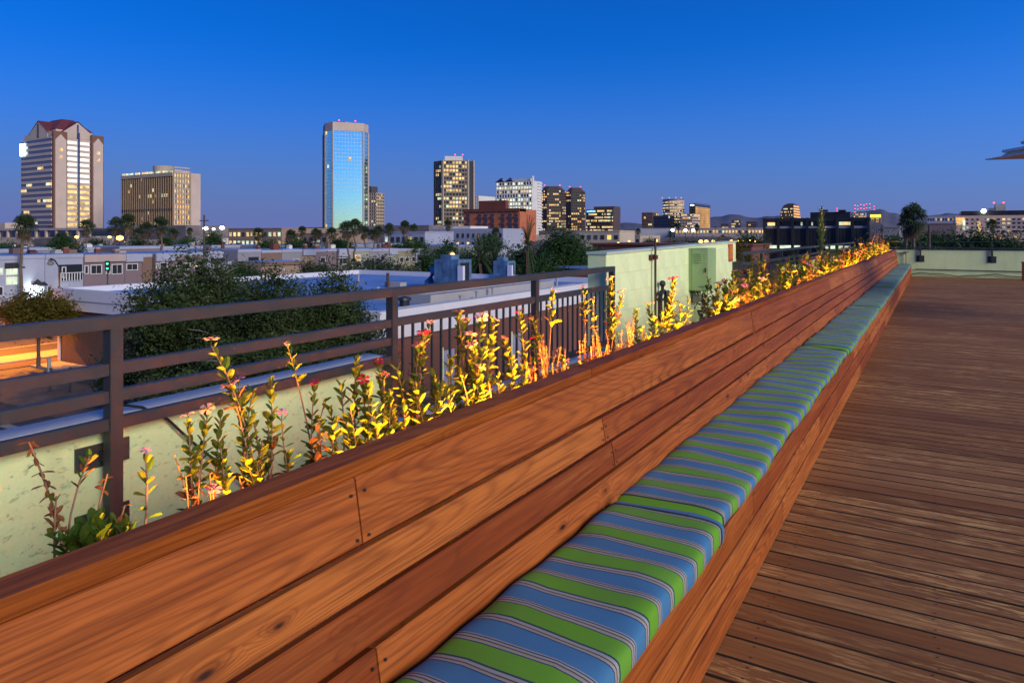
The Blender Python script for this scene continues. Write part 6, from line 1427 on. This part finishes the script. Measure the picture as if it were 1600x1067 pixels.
lamp('orange street lamp over the dark red long building', 966, 381, 130, SODIUM, r=.42, energy=250); lamp('small orange lamp right of the one over the dark red building', 983, 377, 180, SODIUM, r=.28); lamp('orange street lamp before the white cottages', 1025, 376, 160, SODIUM, r=.42, energy=250)
for i, u in enumerate((1095, 1103.5, 1114, 1143, 1152, 1163, 1172, 1181)): lamp('orange street lamp in the bright row over the block wall', u, 377.5 - .5 * (i > 2), 150 + 6 * i, SODIUM, 'orange lamps in a row past the block wall', r=.46, energy=70 if i in (0, 4, 7) else 0)
for u, lab in ((1051, 'white street light left of three below the lit round tower'), (1071, 'white street light, middle of three below the lit round tower'), (1083, 'white street light, right of three below the lit round tower')): lamp(lab, u, 360, 320, WHITEL, r=.75)
lamp('yellow street lamp pole with arm behind the blue roof', 707, 398, 84, glow('dim sodium', (1, .6, .25), .5), r=.30, arm=.9, pmat=plain('yellow pole', (.50, .36, .10), .6))  # pole is one flat yellow
lamp('street lamp arching over the road beside the brown building', 79, 411.5, 60, glow('off lamp', (.7, .7, .8), .02), r=.30, arm=-1.4)
lamp('sodium street lamp lighting the road at far left', -28, 380, 53, SODIUM, r=.3, energy=4500, arm=1.5, colr=(1, .27, .004), cone=150)
p = P(57, 452, 91); t = thing('porch_lantern', 'dazzling white porch lantern on the white townhouse wall', 'lamp', (p.x, p.y, p.z)); m = MB(); m.ball((p.x, p.y, p.z), .42, 8, 5); m.build('globe', WHITEL, t); m = MB(); m.lathe((p.x, p.y, p.z + .6), [(1.1, 0), (0, 1.0)], 4); m.build('hood', AWN, t)
ld = bpy.data.lights.new('bulb', 'POINT'); ld.energy = 45; ld.color = (.85, 1, .85); ld.shadow_soft_size = .2; lo = bpy.data.objects.new('bulb', ld); COL.objects.link(lo); lo.location = (p.x + .8, p.y - .4, p.z); lo.parent = t; lo.matrix_parent_inverse = Matrix.Translation(-wloc(t))
p = P(168, 416, 88); t = thing('traffic_light', 'small green traffic signal before the mauve townhouse', 'traffic light', (p.x, p.y, GZ)); m = MB(); m.tube([(p.x, p.y, GZ), (p.x, p.y, p.z - .6)], .09, 7); m.build('pole', IRON, t); m = MB(); m.box(p.x - .25, p.y - .2, p.z - .6, p.x + .25, p.y + .2, p.z + .65); h_ = m.build('housing', BLK, t)
for dz in (-.28, .32): m = MB(); m.ball((p.x + .2, p.y - .15, p.z + dz), .11, 7, 4); m.build('lens', GRNL, h_)
for u, vt, d, lab in ((33, 300, 0, ''), (319, 336, 92, 'dark wooden utility pole left of the white end house'), (1452, 352, 70, 'thin pole right of the fan palm')):
    if not d: continue
    p = P(u, vt, d); t = thing('utility_pole', lab, 'pole', (p.x, p.y, GZ)); m = MB(); m.tube([(p.x, p.y, GZ), (p.x, p.y, p.z)], [.16, .11], 7); m.build('shaft', BARK, t); m = MB(); m.box(p.x - .9, p.y - .06, p.z - .8, p.x + .9, p.y + .06, p.z - .68); m.build('crossarm', BARK, t)
